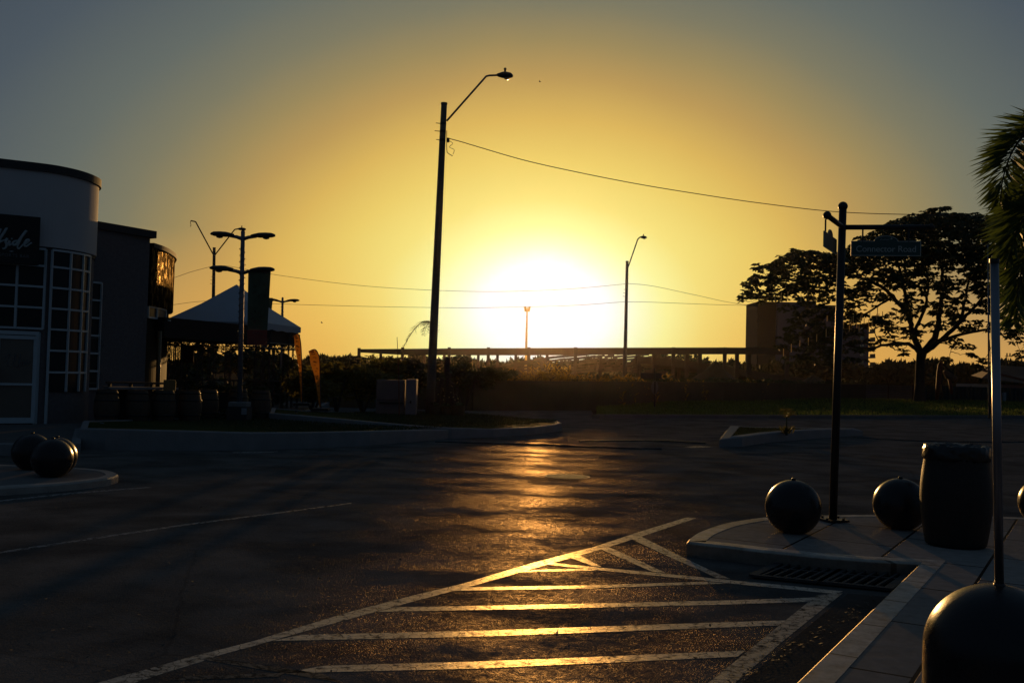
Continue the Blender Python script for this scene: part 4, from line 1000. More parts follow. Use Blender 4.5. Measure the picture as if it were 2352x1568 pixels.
def twin(px_t, yt, px_b, yb, dep, label, heads, baseblock=True, rw=.066):
    b = D(px_b, yb, dep); b.z = PLZ; t = D(px_t, yt, dep)
    T = thing('twin_lamp_post', b, label, 'street lamp', 'twin headed plaza lamps')
    MB().tube([b, b.lerp(t, .5), t], [rw, rw * .92, rw * .8], 14).build('pole', GALV, T, smooth=True)
    for y in heads:
        f = (yb - y) / (yb - yt); p = b.lerp(t, f)
        for s in (-1, 1):
            mb = MB(); mb.tube([p + Vector((0, 0, -.09)), p + Vector((s * .15, 0, -.04)), p + Vector((s * .35, 0, -.01))], [.05, .045, .04], 8)
            hd_ = mb.build('arm', GALV, T, smooth=True)
            h = MB(); ln = MB(); lamp_head(h, ln, p + Vector((s * .2, 0, 0)), (s, 0, .03), .62, .26, .13)
            hh = h.build('lamp_head', LAMPM, T, smooth=True); ln.build('lens', mat('unlit_lens', (.12, .11, .1), .2), hh)
    MB().tube([t, t + Vector((0, 0, .03))], [.04, .04], 10).build('cap', DSTEEL, T)
    # cable of small bulbs wound down the pole
    mb = MB(); k = 40; pts = []
    for i in range(k * 6):
        a = i / 6 * 2 * math.pi / 1.6; q = b.lerp(t, .1 + .82 * i / (k * 6)); pts.append(q + Vector((math.cos(a), math.sin(a), 0)) * (rw + .006))
    mb.tube(pts, .006, 4)
    for q in pts[::4]: mb.lathe(ball_profile(.014, 0, -.9, 3), q, 6)
    mb.build('string_light_cable', mat('bulb_cable', (.05, .05, .045), .4), T)
    if baseblock:
        MB().box((b.x, b.y, PLZ + .2), (.5, .5, .4)).build('footing', mat('footing_dark', (.03, .03, .032), .9), T)
        MB().box((b.x, b.y, PLZ + .46), (.46, .46, .12)).build('footing_cap', CONC, T, bevel=.02)
        MB().box((b.x + .18, b.y - .256, PLZ + .3), (.13, .01, .16)).build('notice', mat('notice_paper', (.2, .22, .25)), T)
    return T, b, t
T1, b1, t1 = twin(558, 531, 549, 972, 24.9, 'near grey twin lamp post on a concrete footing, banner beside its pole', (541, 620))
T2, b2_, t2 = twin(649, 684, 645, 915, 48, 'farther twin lamp post rising behind the right side of the tent', (690,), False)
def banner(px0, px1, y0, y1, y2, dep, label, dsh=0):
    t = thing('banner', D((px0 + px1) / 2, y2, dep), label, 'banner')
    mb = MB(); nx, ny = 6, 18
    for j in range(ny + 1):
        for i in range(nx + 1):
            u, v = i / nx, j / ny; p = D(px0 + (px1 - px0 - 6 * v) * u - 2 * v, y0 + (y1 - y0) * v, dep + .03 * math.sin(v * 7 + u * 3)); mb.v.append(p)
    for j in range(ny):
        for i in range(nx): k_ = j * (nx + 1) + i; mb.f.append((k_, k_ + 1, k_ + nx + 2, k_ + nx + 1))
    mb.build('cloth', BANNERM, t, smooth=True)
    mb = MB(); mb.quad(D(px0 - 2, y1, dep), D(px1 - 8, y1, dep), D(px1 - 9, y2, dep), D(px0 - 3, y2, dep)); mb.build('lower_panel', BANRED, t)
    mb = MB(); mb.tube([D(px0 - 3, y0 + 1, dep), D(px1, y0 + 1, dep)], .018, 6).build('rod', DSTEEL, t); MB().tube([D(px0 - 5, y2 + 2, dep), D(px1 - 8, y2 + 2, dep)], .014, 6).build('rod', DSTEEL, t)
    return t
bt = banner(570, 622, 622, 758, 793, 24.85, 'dark green festive banner with red lower panel, hung from the near twin lamp post')
mb = MB()      # leafy wreath drawn on the cloth
for cx_, cy_, rr_ in ((598, 665, 14), (588, 727, 9)):
    for k_ in range(26):
        a = k_ * .9; rad = rr_ * (.5 + .5 * random.random()); p = D(cx_ + math.cos(a) * rad, cy_ + math.sin(a) * rad * 1.2, 24.79); leafquad(mb, p, (math.cos(a), 0, -math.sin(a)), .03, .09, nrm=Vector((0, 1, 0)))
mb.build('printed_motif', mat('faint_print', (.06, .055, .04), .8), bt)
for body, sz, y in (('Merry', .10, 768), ('Christmas', .13, 782)):
    p = D(592, y, 24.8); text_mesh(body, sz, 'lettering', mat('faint_red_print', (.16, .06, .045), .8), bt, Matrix.Translation(p) @ Matrix.Rotation(R(90), 4, 'X'), .001)
banner(607, 627, 684, 758, 775, 47.6, 'dark banner with red edge peeping out beside the nearer banner')

def streetpole(name, px_b, yb, px_t, yt, dep, zb_, rb, rt_, arms, label, ties=True):
    b = D(px_b, yb, dep); b.z = zb_; t = D(px_t, yt, dep)
    T = thing(name, b, label, 'street lamp', 'tall concrete poles with lamp arms')
    n = 9; pts = [b.lerp(t, i / n) for i in range(n + 1)]
    MB().tube(pts, [rb + (rt_ - rb) * i / n for i in range(n + 1)], 16).build('pole', POLEC, T, smooth=True)
    MB().tube([t, t + Vector((0, 0, .05))], [rt_ * 1.12, rt_ * 1.12], 16).build('cap', POLEC, T)
    s = dep / F
    for pts_, head in arms:
        P = [D(x, y, dep) for x, y in pts_]; Pp = smoothpath(P, 5) if len(P) > 2 else P
        # keep the straight strut straight, round only the elbow
        P2 = [P[0], P[0].lerp(P[1], .93)] + [P[0].lerp(P[1], .98) * .6 + P[1] * .4, P[1].lerp(P[2], .25)] + P[2:]
        MB().tube(P2, .032 if dep < 40 else .045, 8).build('arm', GALV if dep < 40 else DSTEEL, T, smooth=True)
        if head:
            h = MB(); ln = MB(); e_ = P[-1]; lamp_head(h, ln, e_, (1, 0, -.03), head, .26, .2)
            hh = h.build('lamp_head', LAMPM, T, smooth=True); ln.build('lens', LENSM, hh, smooth=True)
            q = e_ + Vector((head * .5, 0, .1)); MB().lathe([(.035, 0), (.03, .07), (.045, .08), (.045, .12), (.03, .14)], q, 10).build('photocell', LAMPM, T)
        else:
            MB().tube([P[-1], P[-1] + Vector((-.02, 0, -.12)), P[-1] + Vector((.03, 0, -.3)), P[-1] + Vector((0, 0, -.42))], .02, 5).build('loose_wire', WIRE, T)
    if ties:
        for k_, f in enumerate((.745, .77, .795) if dep > 40 else (1 - 63 / 715, 1 - 45 / 715, 1 - 83 / 715)):
            p = b.lerp(t, f); r_ = rt_ * 1.08
            MB().tube([p - Vector((0, 0, .04)), p + Vector((0, 0, .04))], [r_, r_], 16).build('band', DSTEEL, T)
            MB().tube([p, p + Vector((-(r_ + .16 - k_ * .03), 0, .02))], .012, 6).build('bolt', DSTEEL, T)
    return T, b, t
U1, pb1, pt1 = streetpole('utility_pole', 987, 955, 1020, 240, 31.4, .2, .145, .093, [([(1026, 278), (1118, 174), (1141, 173)], .52)], 'tallest dark concrete pole in the middle, single lamp arm leaning to the right')
mb = MB(); c0 = D(1029, 322, 31.3)
MB().box(c0, (.09, .09, .13)).build('clamp_box', DSTEEL, U1)
mb.tube(smoothpath([c0, c0 + Vector((.15, 0, -.1)), c0 + Vector((.05, 0, -.22)), c0 + Vector((.2, 0, -.3)), c0 + Vector((.17, 0, -.45))], 5), .008, 5)
mb.tube(smoothpath([c0 + Vector((-.05, 0, .3)), c0 + Vector((-.03, 0, -.3)), c0 + Vector((.02, 0, -.42)), c0 + Vector((.16, 0, -.5))], 5), .012, 5)
mb.build('loose_wire', WIRE, U1)
streetpole('utility_pole', 486, 905, 492, 570, 70, 0, .15, .10, [([(490, 585), (449, 509), (438, 507)], 0), ([(494, 585), (539, 527), (545, 526)], .62)], 'distant concrete pole with two arms rising behind the canopy tent')
streetpole('utility_pole', 1434, 912, 1440.5, 601, 72, 0, .15, .10, [([(1443, 613), (1465, 549), (1470, 545)], .5)], 'distant concrete pole with one short lamp arm, right of the sun')
# floodlight mast near the sun
b = D(1207, 860, 150); b.z = 0; t = D(1211, 706, 150)
fm = thing('floodlight_mast', b, 'thin distant floodlight mast in front of the sun', 'mast')
MB().tube([b, b.lerp(t, .65), t], [.2, .16, .09], 8).build('pole', mat('haze_tinted_mast', (.9, .68, .28), .7, trans=.85), fm)  # washed-out haze glow is put into the mast's pale yellow colour
for s in (-1, 1): MB().box(t + Vector((s * .28, 0, -.25)), (.34, .4, .75), 0, 0, s * .2).build('floodlight', mat('haze_tinted_mast', (.9, .68, .28)), fm)
# slim pole by the far kerb, right
b = D(2272.5, 956, 46); b.z = .1; t = D(2269, 560, 46)
sl = thing('slim_pole', b, 'very slim distant pole just left of the steel pole', 'pole'); MB().tube([b, t], [.05, .03], 8).build('shaft', GALV, sl, smooth=True)
MB().box(b + Vector((.13, 0, .55)), (.2, .15, .7)).build('meter_box', mat('dark_meter_box', (.03, .015, .012)), sl)
MB().tube([D(2273, 780, 46), D(2277, 850, 46), D(2274, 930, 46)], .015, 5).build('cable', WIRE, sl)

# ------------------------------------------------------------------ wires
def wire(label, pts, r_):
    P = smoothpath([D(x, y, d) for x, y, d in pts], 10)
    tag(MB().tube(P, r_, 6).build('overhead_cable', WIRE), label, 'cable', 'overhead cables')
wire('thick cable sagging from the tallest pole across the sky to the right', [(1030, 318, 31.3), (1060, 326, 31.3), (1100, 338, 31.4), (1200, 367, 31.8), (1300, 390, 32), (1450, 420, 32.5), (1600, 445, 33), (1750, 467, 33.5), (1930, 487, 34), (2140, 494, 35), (2300, 498, 36), (2500, 498, 37)], .013)
wire('upper cable strung between the two distant poles', [(496, 610, 70), (530, 612, 70), (640, 632, 70), (820, 655, 70.4), (985, 666, 70.8), (1140, 669.5, 71), (1300, 664, 71.5), (1437, 652, 72)], .013)
wire('lower cable strung between the two distant poles', [(490, 690, 70), (620, 697, 70), (820, 703, 70.5), (985, 706, 71), (1110, 706.5, 71), (1300, 702, 71.5), (1420, 694, 72), (1437, 692, 72)], .013)
wire('upper cable from the right distant pole down to the big tree', [(1442, 651, 72), (1500, 657, 72), (1600, 678, 73), (1705, 699, 74), (1900, 720, 76)], .013)
wire('lower cable from the right distant pole into the big tree', [(1442, 693, 72), (1500, 694, 72), (1600, 698, 73), (1700, 701, 74), (1900, 705, 76)], .013)
wire('upper cable running left from the two armed pole to the restaurant', [(489, 611, 70), (440, 624, 68), (396, 639, 66), (300, 670, 62)], .013)
wire('lower cable running left from the two armed pole behind the metal drum', [(489, 690, 70), (440, 694, 68), (396, 700, 66), (300, 712, 62)], .013)

# ------------------------------------------------------------------ feather flags
def feather(px_t, y_t, px_b, y_b, dep, wpx, label, lean):
    b = D(px_b, y_b, dep); T = thing('feather_flag', b, label, 'flag', 'orange feather flags by the tent')
    mast = smoothpath([D(px_b, y_b, dep), D(px_b - lean * .15, y_b - (y_b - y_t) * .5, dep), D(px_t + wpx * .45, y_t + 22, dep), D(px_t + wpx * .1, y_t + 1, dep), D(px_t - wpx * .5, y_t + 5, dep)], 8)
    MB().tube(mast, .014, 6).build('mast', DSTEEL, T)
    mb = MB(); L_ = mast; n = len(L_)
    inner = smoothpath([D(px_b - 4, y_b - 4, dep), D(px_b - lean * .15 - wpx * .45, y_b - (y_b - y_t) * .5, dep), D(px_t - wpx * .32, y_t + 34, dep), D(px_t - wpx * .42, y_t + 14, dep), D(px_t - wpx * .5, y_t + 6, dep)], 8)
    for i in range(n - 1):
        w1 = Vector((0, .05 * math.sin(i * .8), 0)); w2 = Vector((0, .05 * math.sin(i * .8 + .8), 0))
        m1, m2 = (L_[i] + inner[i]) / 2 + w1, (L_[i + 1] + inner[i + 1]) / 2 + w2
        mb.quad(L_[i], L_[i + 1], m2, m1); mb.quad(m1, m2, inner[i + 1], inner[i])
    cl = mb.build('cloth', ORANGE, T, smooth=True)
    pm = MB()
    for k_ in range(14):
        f = .2 + k_ * .045; i = int(n * f); a = (L_[i] * (.65 - .2 * (k_ % 2)) + inner[i] * (.35 + .2 * (k_ % 2))); pm.box(a + Vector((0, -.06, 0)), (random.uniform(.03, .08), .004, random.uniform(.015, .04)), 0, 0, .2)
    pm.build('print', mat('brown_print', (.2, .07, .012), .8), cl)
    MB().box(b + Vector((0, 0, -.04)), (.5, .4, .08)).build('base', BLACK, T, bevel=.02)
    return T
feather(722, 802, 737, 937, 29.6, 26, 'bright orange feather flag standing clear to the right of the tent', 12)
feather(683, 766, 695, 925, 30.6, 17, 'duller orange feather flag hanging at the tent corner', 10)

# ------------------------------------------------------------------ cups on the kerb
for px, y, d, lab, tilt in ((236 - 4, 984, 20.9, 'clear tilted plastic cup left on the lawn kerb', .15), (306.5, 984, 22.0, 'squat pale cup standing right of the clear cup on the kerb', 0), (680, 951.5, 27.4, 'small white cup standing on the far lawn kerb', 0)):
    p = D(px, y, d); h = .12 if px != 306.5 else .11; r_ = .042 if px != 306.5 else .055
    mb = MB().lathe([(r_ * .72, 0), (r_, h), (r_ * 1.06, h), (r_ * .94, h - .004), (r_ * .66, .006)], (0, 0, 0), 18)
    for i, v in enumerate(mb.v): mb.v[i] = Matrix.Rotation(tilt, 3, 'Y') @ v + p
    tag(mb.build('cup', PLASTW, smooth=True), lab, 'cup', 'cups left on the kerbs')

# ------------------------------------------------------------------ cabinet, antenna rod, driftwood sculpture
q = D(908, 956, 30.2)
cb_ = thing('utility_cabinet', (q.x, q.y, .22), 'grey two part utility cabinet on the far lawn left of the tallest pole', 'cabinet')
s = 30.2 / F
def cbx(x0, x1, y0, y1, dp, th, nm, m, par=cb_, bev=.01):
    a = D((x0 + x1) / 2, (y0 + y1) / 2, dp); return MB().box((a.x, a.y + th / 2, a.z), ((x1 - x0) * s, th, (y1 - y0) * s), .02).build(nm, m, par, bevel=bev)
cbx(863, 929, 872, 956, 30.2, .5, 'body', BOXM); cbx(931, 955, 871, 960, 30.1, .6, 'side_box', mat('cabinet_side_paint', (.13, .14, .165), .7))
cbx(871, 926, 922, 926, 30.12, .08, 'ledge', DSTEEL); cbx(866, 926, 876, 918, 30.17, .03, 'door', BOXM)
cbx(941, 944.5, 920, 926, 30.06, .04, 'lock', BLACK)
b = D(917, 962, 29.6); t = D(912, 774, 29.6)
tag(MB().tube([b, b.lerp(t, .5) + Vector((.02, 0, 0)), t], [.016, .014, .008], 6).build('thin_rod', RUST), 'thin bent metal rod standing before the utility cabinet', 'rod')
dwb = D(1030, 960, 31.0); dwb.z = .22
dw = thing('driftwood_sculpture', dwb, 'tall bundle of rough logs with small bulbs right of the tallest pole', 'sculpture')
for x0, y0, x1, y1, r_ in ((1030, 950, 1029, 819, .085), (1010, 952, 1016, 868, .07), (1020, 955, 1012, 876, .06), (1036, 955, 1041, 880, .07), (1046, 955, 1050, 888, .055), (1052, 957, 1045, 905, .05), (1024, 956, 1032, 858, .07), (1006, 948, 1008, 886, .05)):
    a = D(x0, y0, 31.1); c_ = D(x1, y1, 31.0 + random.uniform(-.2, .2)); pts = smoothpath([a, a.lerp(c_, .4) + Vector((random.uniform(-.06, .06), 0, 0)), a.lerp(c_, .75) + Vector((random.uniform(-.05, .05), 0, 0)), c_], 4)
    MB().tube(pts, [r_ * random.uniform(.8, 1.15) for _ in pts], 9).build('log', BARK, dw)
mb = MB()
for _ in range(22): mb.lathe(ball_profile(.014, 0, -.9, 3), D(random.uniform(1004, 1056), random.uniform(862, 940), 30.8), 6)
mb.build('bulb', mat('bulb_glass', (.5, .4, .2)), dw)
for i, (px, w_, h_, lab) in enumerate(((1000, .17, .34, 'woven pot left of the log sculpture, against the tall pole'), (1025, .15, .33, 'woven pot in the middle at the foot of the logs'), (1052, .2, .36, 'wide woven pot right of the log sculpture'))):
    q = D(px, 961, 30.5); q.z = .23
    t_ = thing('woven_pot', q, lab, 'pot', 'woven pots round the log sculpture')
    MB().lathe([(w_ * .8, 0), (w_, h_ * .5), (w_ * 1.05, h_), (w_ * .95, h_), (w_ * .9, h_ * .9)], q, 18).build('pot', mat('woven_pot', (.06, .045, .02), .9, 0, .5, 20, .5, 40), t_)
    mb = MB(); clump(mb, q + Vector((0, 0, h_ + .05)), (w_ * .7, w_ * .7, .07), 14, .12); mb.build('foliage', LEAF, t_)

# ------------------------------------------------------------------ boundary wall and fence
wl = MB(); pxs = list(range(560, 1986, 25)); pp = [wallpt(p) for p in pxs]
for i, (a, b) in enumerate(zip(pp, pp[1:])):
    t = i / len(pp); h0 = 1.12 + .40 * t; h1 = 1.12 + .40 * (i + 1) / len(pp); dv = (b - a).normalized(); nv_ = Vector((dv.y, -dv.x, 0)) * .1
    vs = [a - nv_, b - nv_, b + nv_, a + nv_]; wl.add([(v.x, v.y, z if z < 0 else (h0 if k in (0, 3) else h1)) for z in (-.02, 1) for k, v in enumerate(vs)], [(0, 1, 5, 4), (1, 2, 6, 5), (2, 3, 7, 6), (3, 0, 4, 7), (4, 5, 6, 7)])
tag(wl.build('boundary_wall', WALLD), 'long low dark boundary wall running behind the road junction', 'wall')
fz = .35
def fpx(px, z, d=73.2): p = D(px, 880, d); return Vector((p.x, p.y, z))
lf = thing('louvre_fence', fpx(2040, fz), 'louvred fence section between the dark wall and the green fence', 'fence')
for px in (1986, 2040, 2096): MB().bar(fpx(px, fz), fpx(px, 1.48), .12, .12).build('post', DSTEEL, lf)
mb = MB()
for k in range(9): mb.bar(fpx(1986, fz + .08 + k * .125), fpx(2096, fz + .08 + k * .125), .02, .09)
mb.build('slat_panel', mat('louvre_metal', (.05, .065, .085), .5, .3), lf)
gf = thing('sheet_fence', fpx(2300, fz), 'dark green sheet fence behind the big tree at the right', 'fence')
mb = MB(); n = 150
for k in range(n):
    a = fpx(2098 + (2800 - 2098) * k / n, 0, 73.2 + (.04 if k % 2 else -.04)); b = fpx(2098 + (2800 - 2098) * (k + 1) / n, 0, 73.2 + (-.04 if k % 2 else .04)); mb.quad((a.x, a.y, fz - .1), (b.x, b.y, fz - .1), (b.x, b.y, 1.52), (a.x, a.y, 1.52))
mb.build('sheet', FENCEM, gf)
for px in range(2110, 2780, 60): MB().bar(fpx(px, fz - .1, 73.4), fpx(px, 1.58, 73.4), .09, .09).build('post', DSTEEL, gf)
q = fpx(2307, .75, 72.6); tag(MB().box(q, (.22, .2, .85)).build('utility_box', mat('pale_blue_box', (.16, .23, .28), .6), bevel=.02), 'small pale blue box against the green fence right of the steel pole', 'utility box')
q = fpx(2362 - 15, .75, 72.7); tag(MB().tube([q - Vector((0, 0, .6)), q + Vector((.03, 0, .1)), q + Vector((0, 0, .65))], [.11, .09, .1], 7).build('stump', BARK), 'pale thin stump against the green fence at the right edge', 'stump')

# signs behind the road
b = D(1503.5, 934, 46.5); t = D(1503, 846, 46.5)
ts = thing('traffic_sign', b, 'traffic sign on a dark post before the wall, round disc seen obliquely', 'traffic sign')
MB().tube([b, t], .04, 8).build('post', DSTEEL, ts)
q = D(1504, 889.5, 46.4); mb = MB()
for s_ in (-.01, .01):
    f = [q + Vector((math.cos(a) * .165, s_, math.sin(a) * .315)) for a in [2 * math.pi * k / 28 for k in range(28)]]; mb.add(f, [tuple(range(28))])
for k in range(28): mb.f.append((k, (k + 1) % 28, 28 + (k + 1) % 28, 28 + k))
dsk = mb.build('disc', mat('sign_back_grey', (.09, .095, .1), .6, .2), ts)
MB().box(q + Vector((0, -.02, 0)), (.075, .015, .56)).build('stripe', BLACK, dsk)
MB().box(D(1495.5, 863, 46.6), (.98, .04, .27)).build('board', mat('dark_sign_board', (.02, .02, .03)), ts)

# ------------------------------------------------------------------ unfinished frame building
fb = thing('concrete_frame', (0, 106, 0), 'long unfinished concrete frame, level beam on rows of columns under the sun', 'building')
def fr_d(px): t = (px - 825) / 840; return 1 / ((1 / 118) * (1 - t) + (1 / 101) * t)
cols = [825, 925, 1032, 1099, 1215, 1322, 1435, 1547, 1665]
s0 = lambda px: fr_d(px) / F
xs_ = [825, 925, 1032, 1122, 1215, 1322, 1435, 1547, 1665, 1810]
ytop = {825: 801.5, 925: 800.8, 1032: 800, 1122: 799.5, 1215: 799.2, 1322: 798.6, 1435: 798.3, 1547: 798, 1665: 797.7, 1810: 798.6}
yb_ = {825: 809, 925: 815, 1032: 815.5, 1122: 815.5, 1215: 815.5, 1322: 815, 1435: 814, 1547: 813.5, 1665: 813, 1810: 814}
for a, b in zip(xs_, xs_[1:]):
    da, db_ = fr_d(a), fr_d(b); mb = MB()
    A0, B0, A1, B1 = D(a, yb_[a], da), D(b, yb_[b], db_), D(a, ytop[a], da), D(b, ytop[b], db_)
    vs = [A0, B0, B1, A1]; vs2 = [v + Vector((0, .5, 0)) for v in vs]; mb.add(vs + vs2, [(0, 1, 2, 3), (7, 6, 5, 4), (0, 4, 5, 1), (2, 6, 7, 3), (1, 5, 6, 2), (0, 3, 7, 4)]); mb.build('beam', STRUC, fb)
for px in xs_[:-1]:
    d = fr_d(px) - .1; a = D(px, 797.5 if px > 825 else 799, d); b = Vector((a.x, a.y, -.1)); MB().bar(b, a, .34, .34).build('column', STRUC, fb)
for px in (875, 975, 1021, 1079, 1099, 1143, 1185, 1257, 1468, 1502, 1578, 1608, 1693, 1720, 1808):
    d = fr_d(px) + .45; a = D(px, 806, d); w_ = .30 if px < 1500 else .36; MB().bar((a.x, a.y, -.1), a, w_, w_).build('column', STRUC, fb)
# haunches at left
# stepped slatted roof below the beam
sr = thing('slatted_roof', (6, 130, 0), 'stepped slatted roof with bright gaps behind the concrete frame', 'roof')
def outline(px):
    P = [(1105, 852), (1150, 842), (1200, 832), (1250, 824), (1300, 819), (1370, 813), (1440, 813), (1480, 817), (1520, 823), (1580, 829), (1640, 838), (1700, 848), (1760, 857), (1830, 866), (1900, 876)]
    for (a, ya), (b, yb2) in zip(P, P[1:]):
        if px <= b: return ya + (yb2 - ya) * (px - a) / (b - a)
    return 880
rows_ = 7
for r_ in range(rows_):
    mb = MB(); x = 1110 + r_ * 4
    while x < 1520:
        wseg = random.uniform(18, 30); y = outline(x + wseg / 2) + r_ * 6.6 + random.uniform(-.5, .5) - (x - 1110) * .004
        if y < 864:
            dp = 128 + r_ * 3; a = D(x, y + 1.0, dp); b = D(x + wseg - 1.0, y - 1.4, dp); mb.bar(a, b, 1.2, .31 + .03 * math.sin(x))
        x += wseg
    if mb.v: mb.build('slat_row', STRUC, sr)
mb = MB()
P_ = [(1460, 817), (1520, 822), (1580, 828.5), (1640, 837), (1700, 847), (1760, 856), (1830, 865), (1900, 875)]
for (x0, y0), (x1, y1) in zip(P_, P_[1:]):
    A0 = D(x0, y0, 126); B0 = D(x1, y1, 126); mb.quad(A0, B0, B0 + Vector((0, 6, -1.2)), A0 + Vector((0, 6, -1.2))); mb.quad((A0.x, A0.y, A0.z - .9), (B0.x, B0.y, B0.z - .9), B0, A0)
    for k in range(4): mb.bar(A0.lerp(B0, k / 4), A0.lerp(B0, k / 4) + Vector((.3, -.1, .12)), .5, .05)
mb.build('ridge_sheets', STRUC, sr)
mb = MB()
for x in (1130, 1200, 1290, 1380, 1470, 1560, 1650, 1740):
    a = D(x, outline(x) + 3, 131); mb.bar((a.x, a.y, 0), a, .4, .4)
mb.build('props', STRUC, sr)
# dirt mounds
def mound(name, px, ypk, d, rx, ry, z):
    c_ = D(px, ypk, d); mb = MB(); nr, na = 12, 30
    for i in range(nr + 1):
        for j in range(na):
            t = i / nr; a = 2 * math.pi * j / na; rr_ = t * (1 + .1 * math.sin(3 * a + px)); h = c_.z * (1 - t) ** 1.15 * (1 + .05 * math.sin(7 * a + i)) - .05
            mb.v.append(Vector((c_.x + math.cos(a) * rx * rr_, c_.y + math.sin(a) * ry * rr_, h)))
    for i in range(nr):
        for j in range(na): mb.f.append((i * na + j, i * na + (j + 1) % na, (i + 1) * na + (j + 1) % na, (i + 1) * na + j))
    tag(mb.build(name, DIRT, smooth=True), kind='structure')
mound('dirt_mound', 1645, 831, 82, 4.2, 4, 0); mound('dirt_mound', 1870, 860, 86, 4.5, 4, 0)

# ------------------------------------------------------------------ apartment block
ad = 280; s = ad / F
ap = thing('apartment_building', D(1870, 870, ad), 'tall grey apartment block behind the big tree', 'building')
def abox(x0, x1, y0, dpth, th, nm, m, par=ap):
    a = D(x0, y0, dpth); b = D(x1, y0, dpth); return MB().box(((a.x + b.x) / 2, dpth + th / 2, a.z / 2), (b.x - a.x, th, a.z)).build(nm, m, par)
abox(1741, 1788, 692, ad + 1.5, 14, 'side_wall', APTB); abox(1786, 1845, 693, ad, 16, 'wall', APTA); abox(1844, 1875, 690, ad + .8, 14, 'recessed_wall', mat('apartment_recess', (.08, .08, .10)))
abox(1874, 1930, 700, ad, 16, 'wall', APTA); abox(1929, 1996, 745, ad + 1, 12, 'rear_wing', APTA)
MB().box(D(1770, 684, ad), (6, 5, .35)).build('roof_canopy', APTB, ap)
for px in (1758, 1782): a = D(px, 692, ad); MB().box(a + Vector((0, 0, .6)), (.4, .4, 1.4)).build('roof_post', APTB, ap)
for k, y in enumerate(range(712, 872, 23)):
    for x0, x1 in ((1852, 1869), (1884, 1897), (1908, 1921)):
        a = D(x0, y, ad - .1); b = D(x1, y + 13, ad - .1); dp = ad + (.8 if x0 == 1852 else 0) - .08
        fr_ = MB(); cx_ = (a.x + b.x) / 2; cz = (a.z + b.z) / 2; fr_.box((cx_, dp, cz), (abs(b.x - a.x), .12, abs(a.z - b.z))); w0 = fr_.build('window', mat('apartment_frame', (.10, .10, .11)), ap)
        MB().box((cx_, dp - .08, cz), (abs(b.x - a.x) * .85, .06, abs(a.z - b.z) * .85)).build('pane', WIN, w0)
    a = D(1741, y + 3, ad + 1); MB().box(a, (.7, 1, 1.0)).build('wall_bracket', APTB, ap)
for y in range(752, 874, 19):     # open balconies on the right flank
    a = D(1998.5, y + 12, ad + 1.5); MB().box(a, (1.6, 4, .35)).build('balcony', APTA, ap); MB().box(a + Vector((.7, 0, .6)), (.1, 4, .9)).build('balustrade', mat('balcony_glass', (.2, .19, .12), .3, trans=.4), ap)
    a = D(1982, y + 4, ad); MB().box((a.x, ad + .85, a.z), (1.0, .1, 1.0)).build('window', mat('sky_coloured_window', (.45, .34, .2), .15, .8), ap)  # sky showing through is put into the window's warm colour

# ------------------------------------------------------------------ small house behind the fence, right
hs = thing('small_house', D(2340, 880, 92), 'low house with brown pitched roof behind the green fence', 'house')
a = D(2285, 870, 92); b = D(2480, 870, 92)
MB().box(((a.x + b.x) / 2, 96, .9), (b.x - a.x, 8, 1.8)).build('wall', mat('house_wall', (.12, .12, .14)), hs)
r1, r2, r3 = D(2262, 846, 91), D(2352, 876, 91), D(2470, 850, 91); r4 = D(2300, 840, 96)
pk = D(2290, 838, 94); mb = MB(); mb.add([D(2255, 868, 91), D(2500, 900, 91), D(2500, 852, 98), pk], [(0, 1, 2, 3)]); mb.add([D(2255, 868, 91), pk, D(2230, 862, 98)], [(0, 1, 2)]); mb.build('roof', ROOFT, hs)
MB().bar(D(2258, 850, 91), D(2380, 880, 91), .15, .2).build('fascia', RUST, hs)
mb = MB(); a = D(2312, 840, 93); b = D(2313, 818, 93); mb.tube([a, b], .04, 5); mb.box(b + Vector((.1, 0, 0)), (.55, .06, .06)); mb.box(b + Vector((0, 0, .15)), (.1, .06, .3)); mb.box(b + Vector((.28, 0, .15)), (.1, .06, .3)); mb.build('aerial', DSTEEL, hs)

# ------------------------------------------------------------------ rough upright figure before the fence
fg_ = thing('garden_sculpture', D(2157, 918, 70), 'rough brown upright frame with slanting arm and slung drum, right of the big trunk', 'sculpture')
def tb(pts, rr_, nm, m): MB().tube([D(x, y, d) for x, y, d in pts], rr_, 9).build(nm, m, fg_, smooth=True)
tb([(2152, 917, 70), (2155, 885, 70), (2158, 855, 70), (2160, 838, 70), (2163, 829, 70)], [.12, .16, .19, .17, .10], 'upright', RUST)
tb([(2164, 834, 70), (2176, 846, 70), (2190, 858, 70)], [.07, .09, .06], 'slanting_arm', BARK)
tb([(2168, 852, 70), (2178, 862, 70), (2192, 869, 70), (2198, 866, 70)], [.1, .26, .22, .08], 'drum', mat('tan_hide', (.15, .09, .06), .9))
tb([(2180, 868, 70), (2184, 885, 70), (2186, 905, 70)], [.1, .12, .06], 'leg', RUST); tb([(2162, 860, 70), (2164, 890, 70), (2163, 915, 70)], [.08, .07, .06], 'leg', BARK)

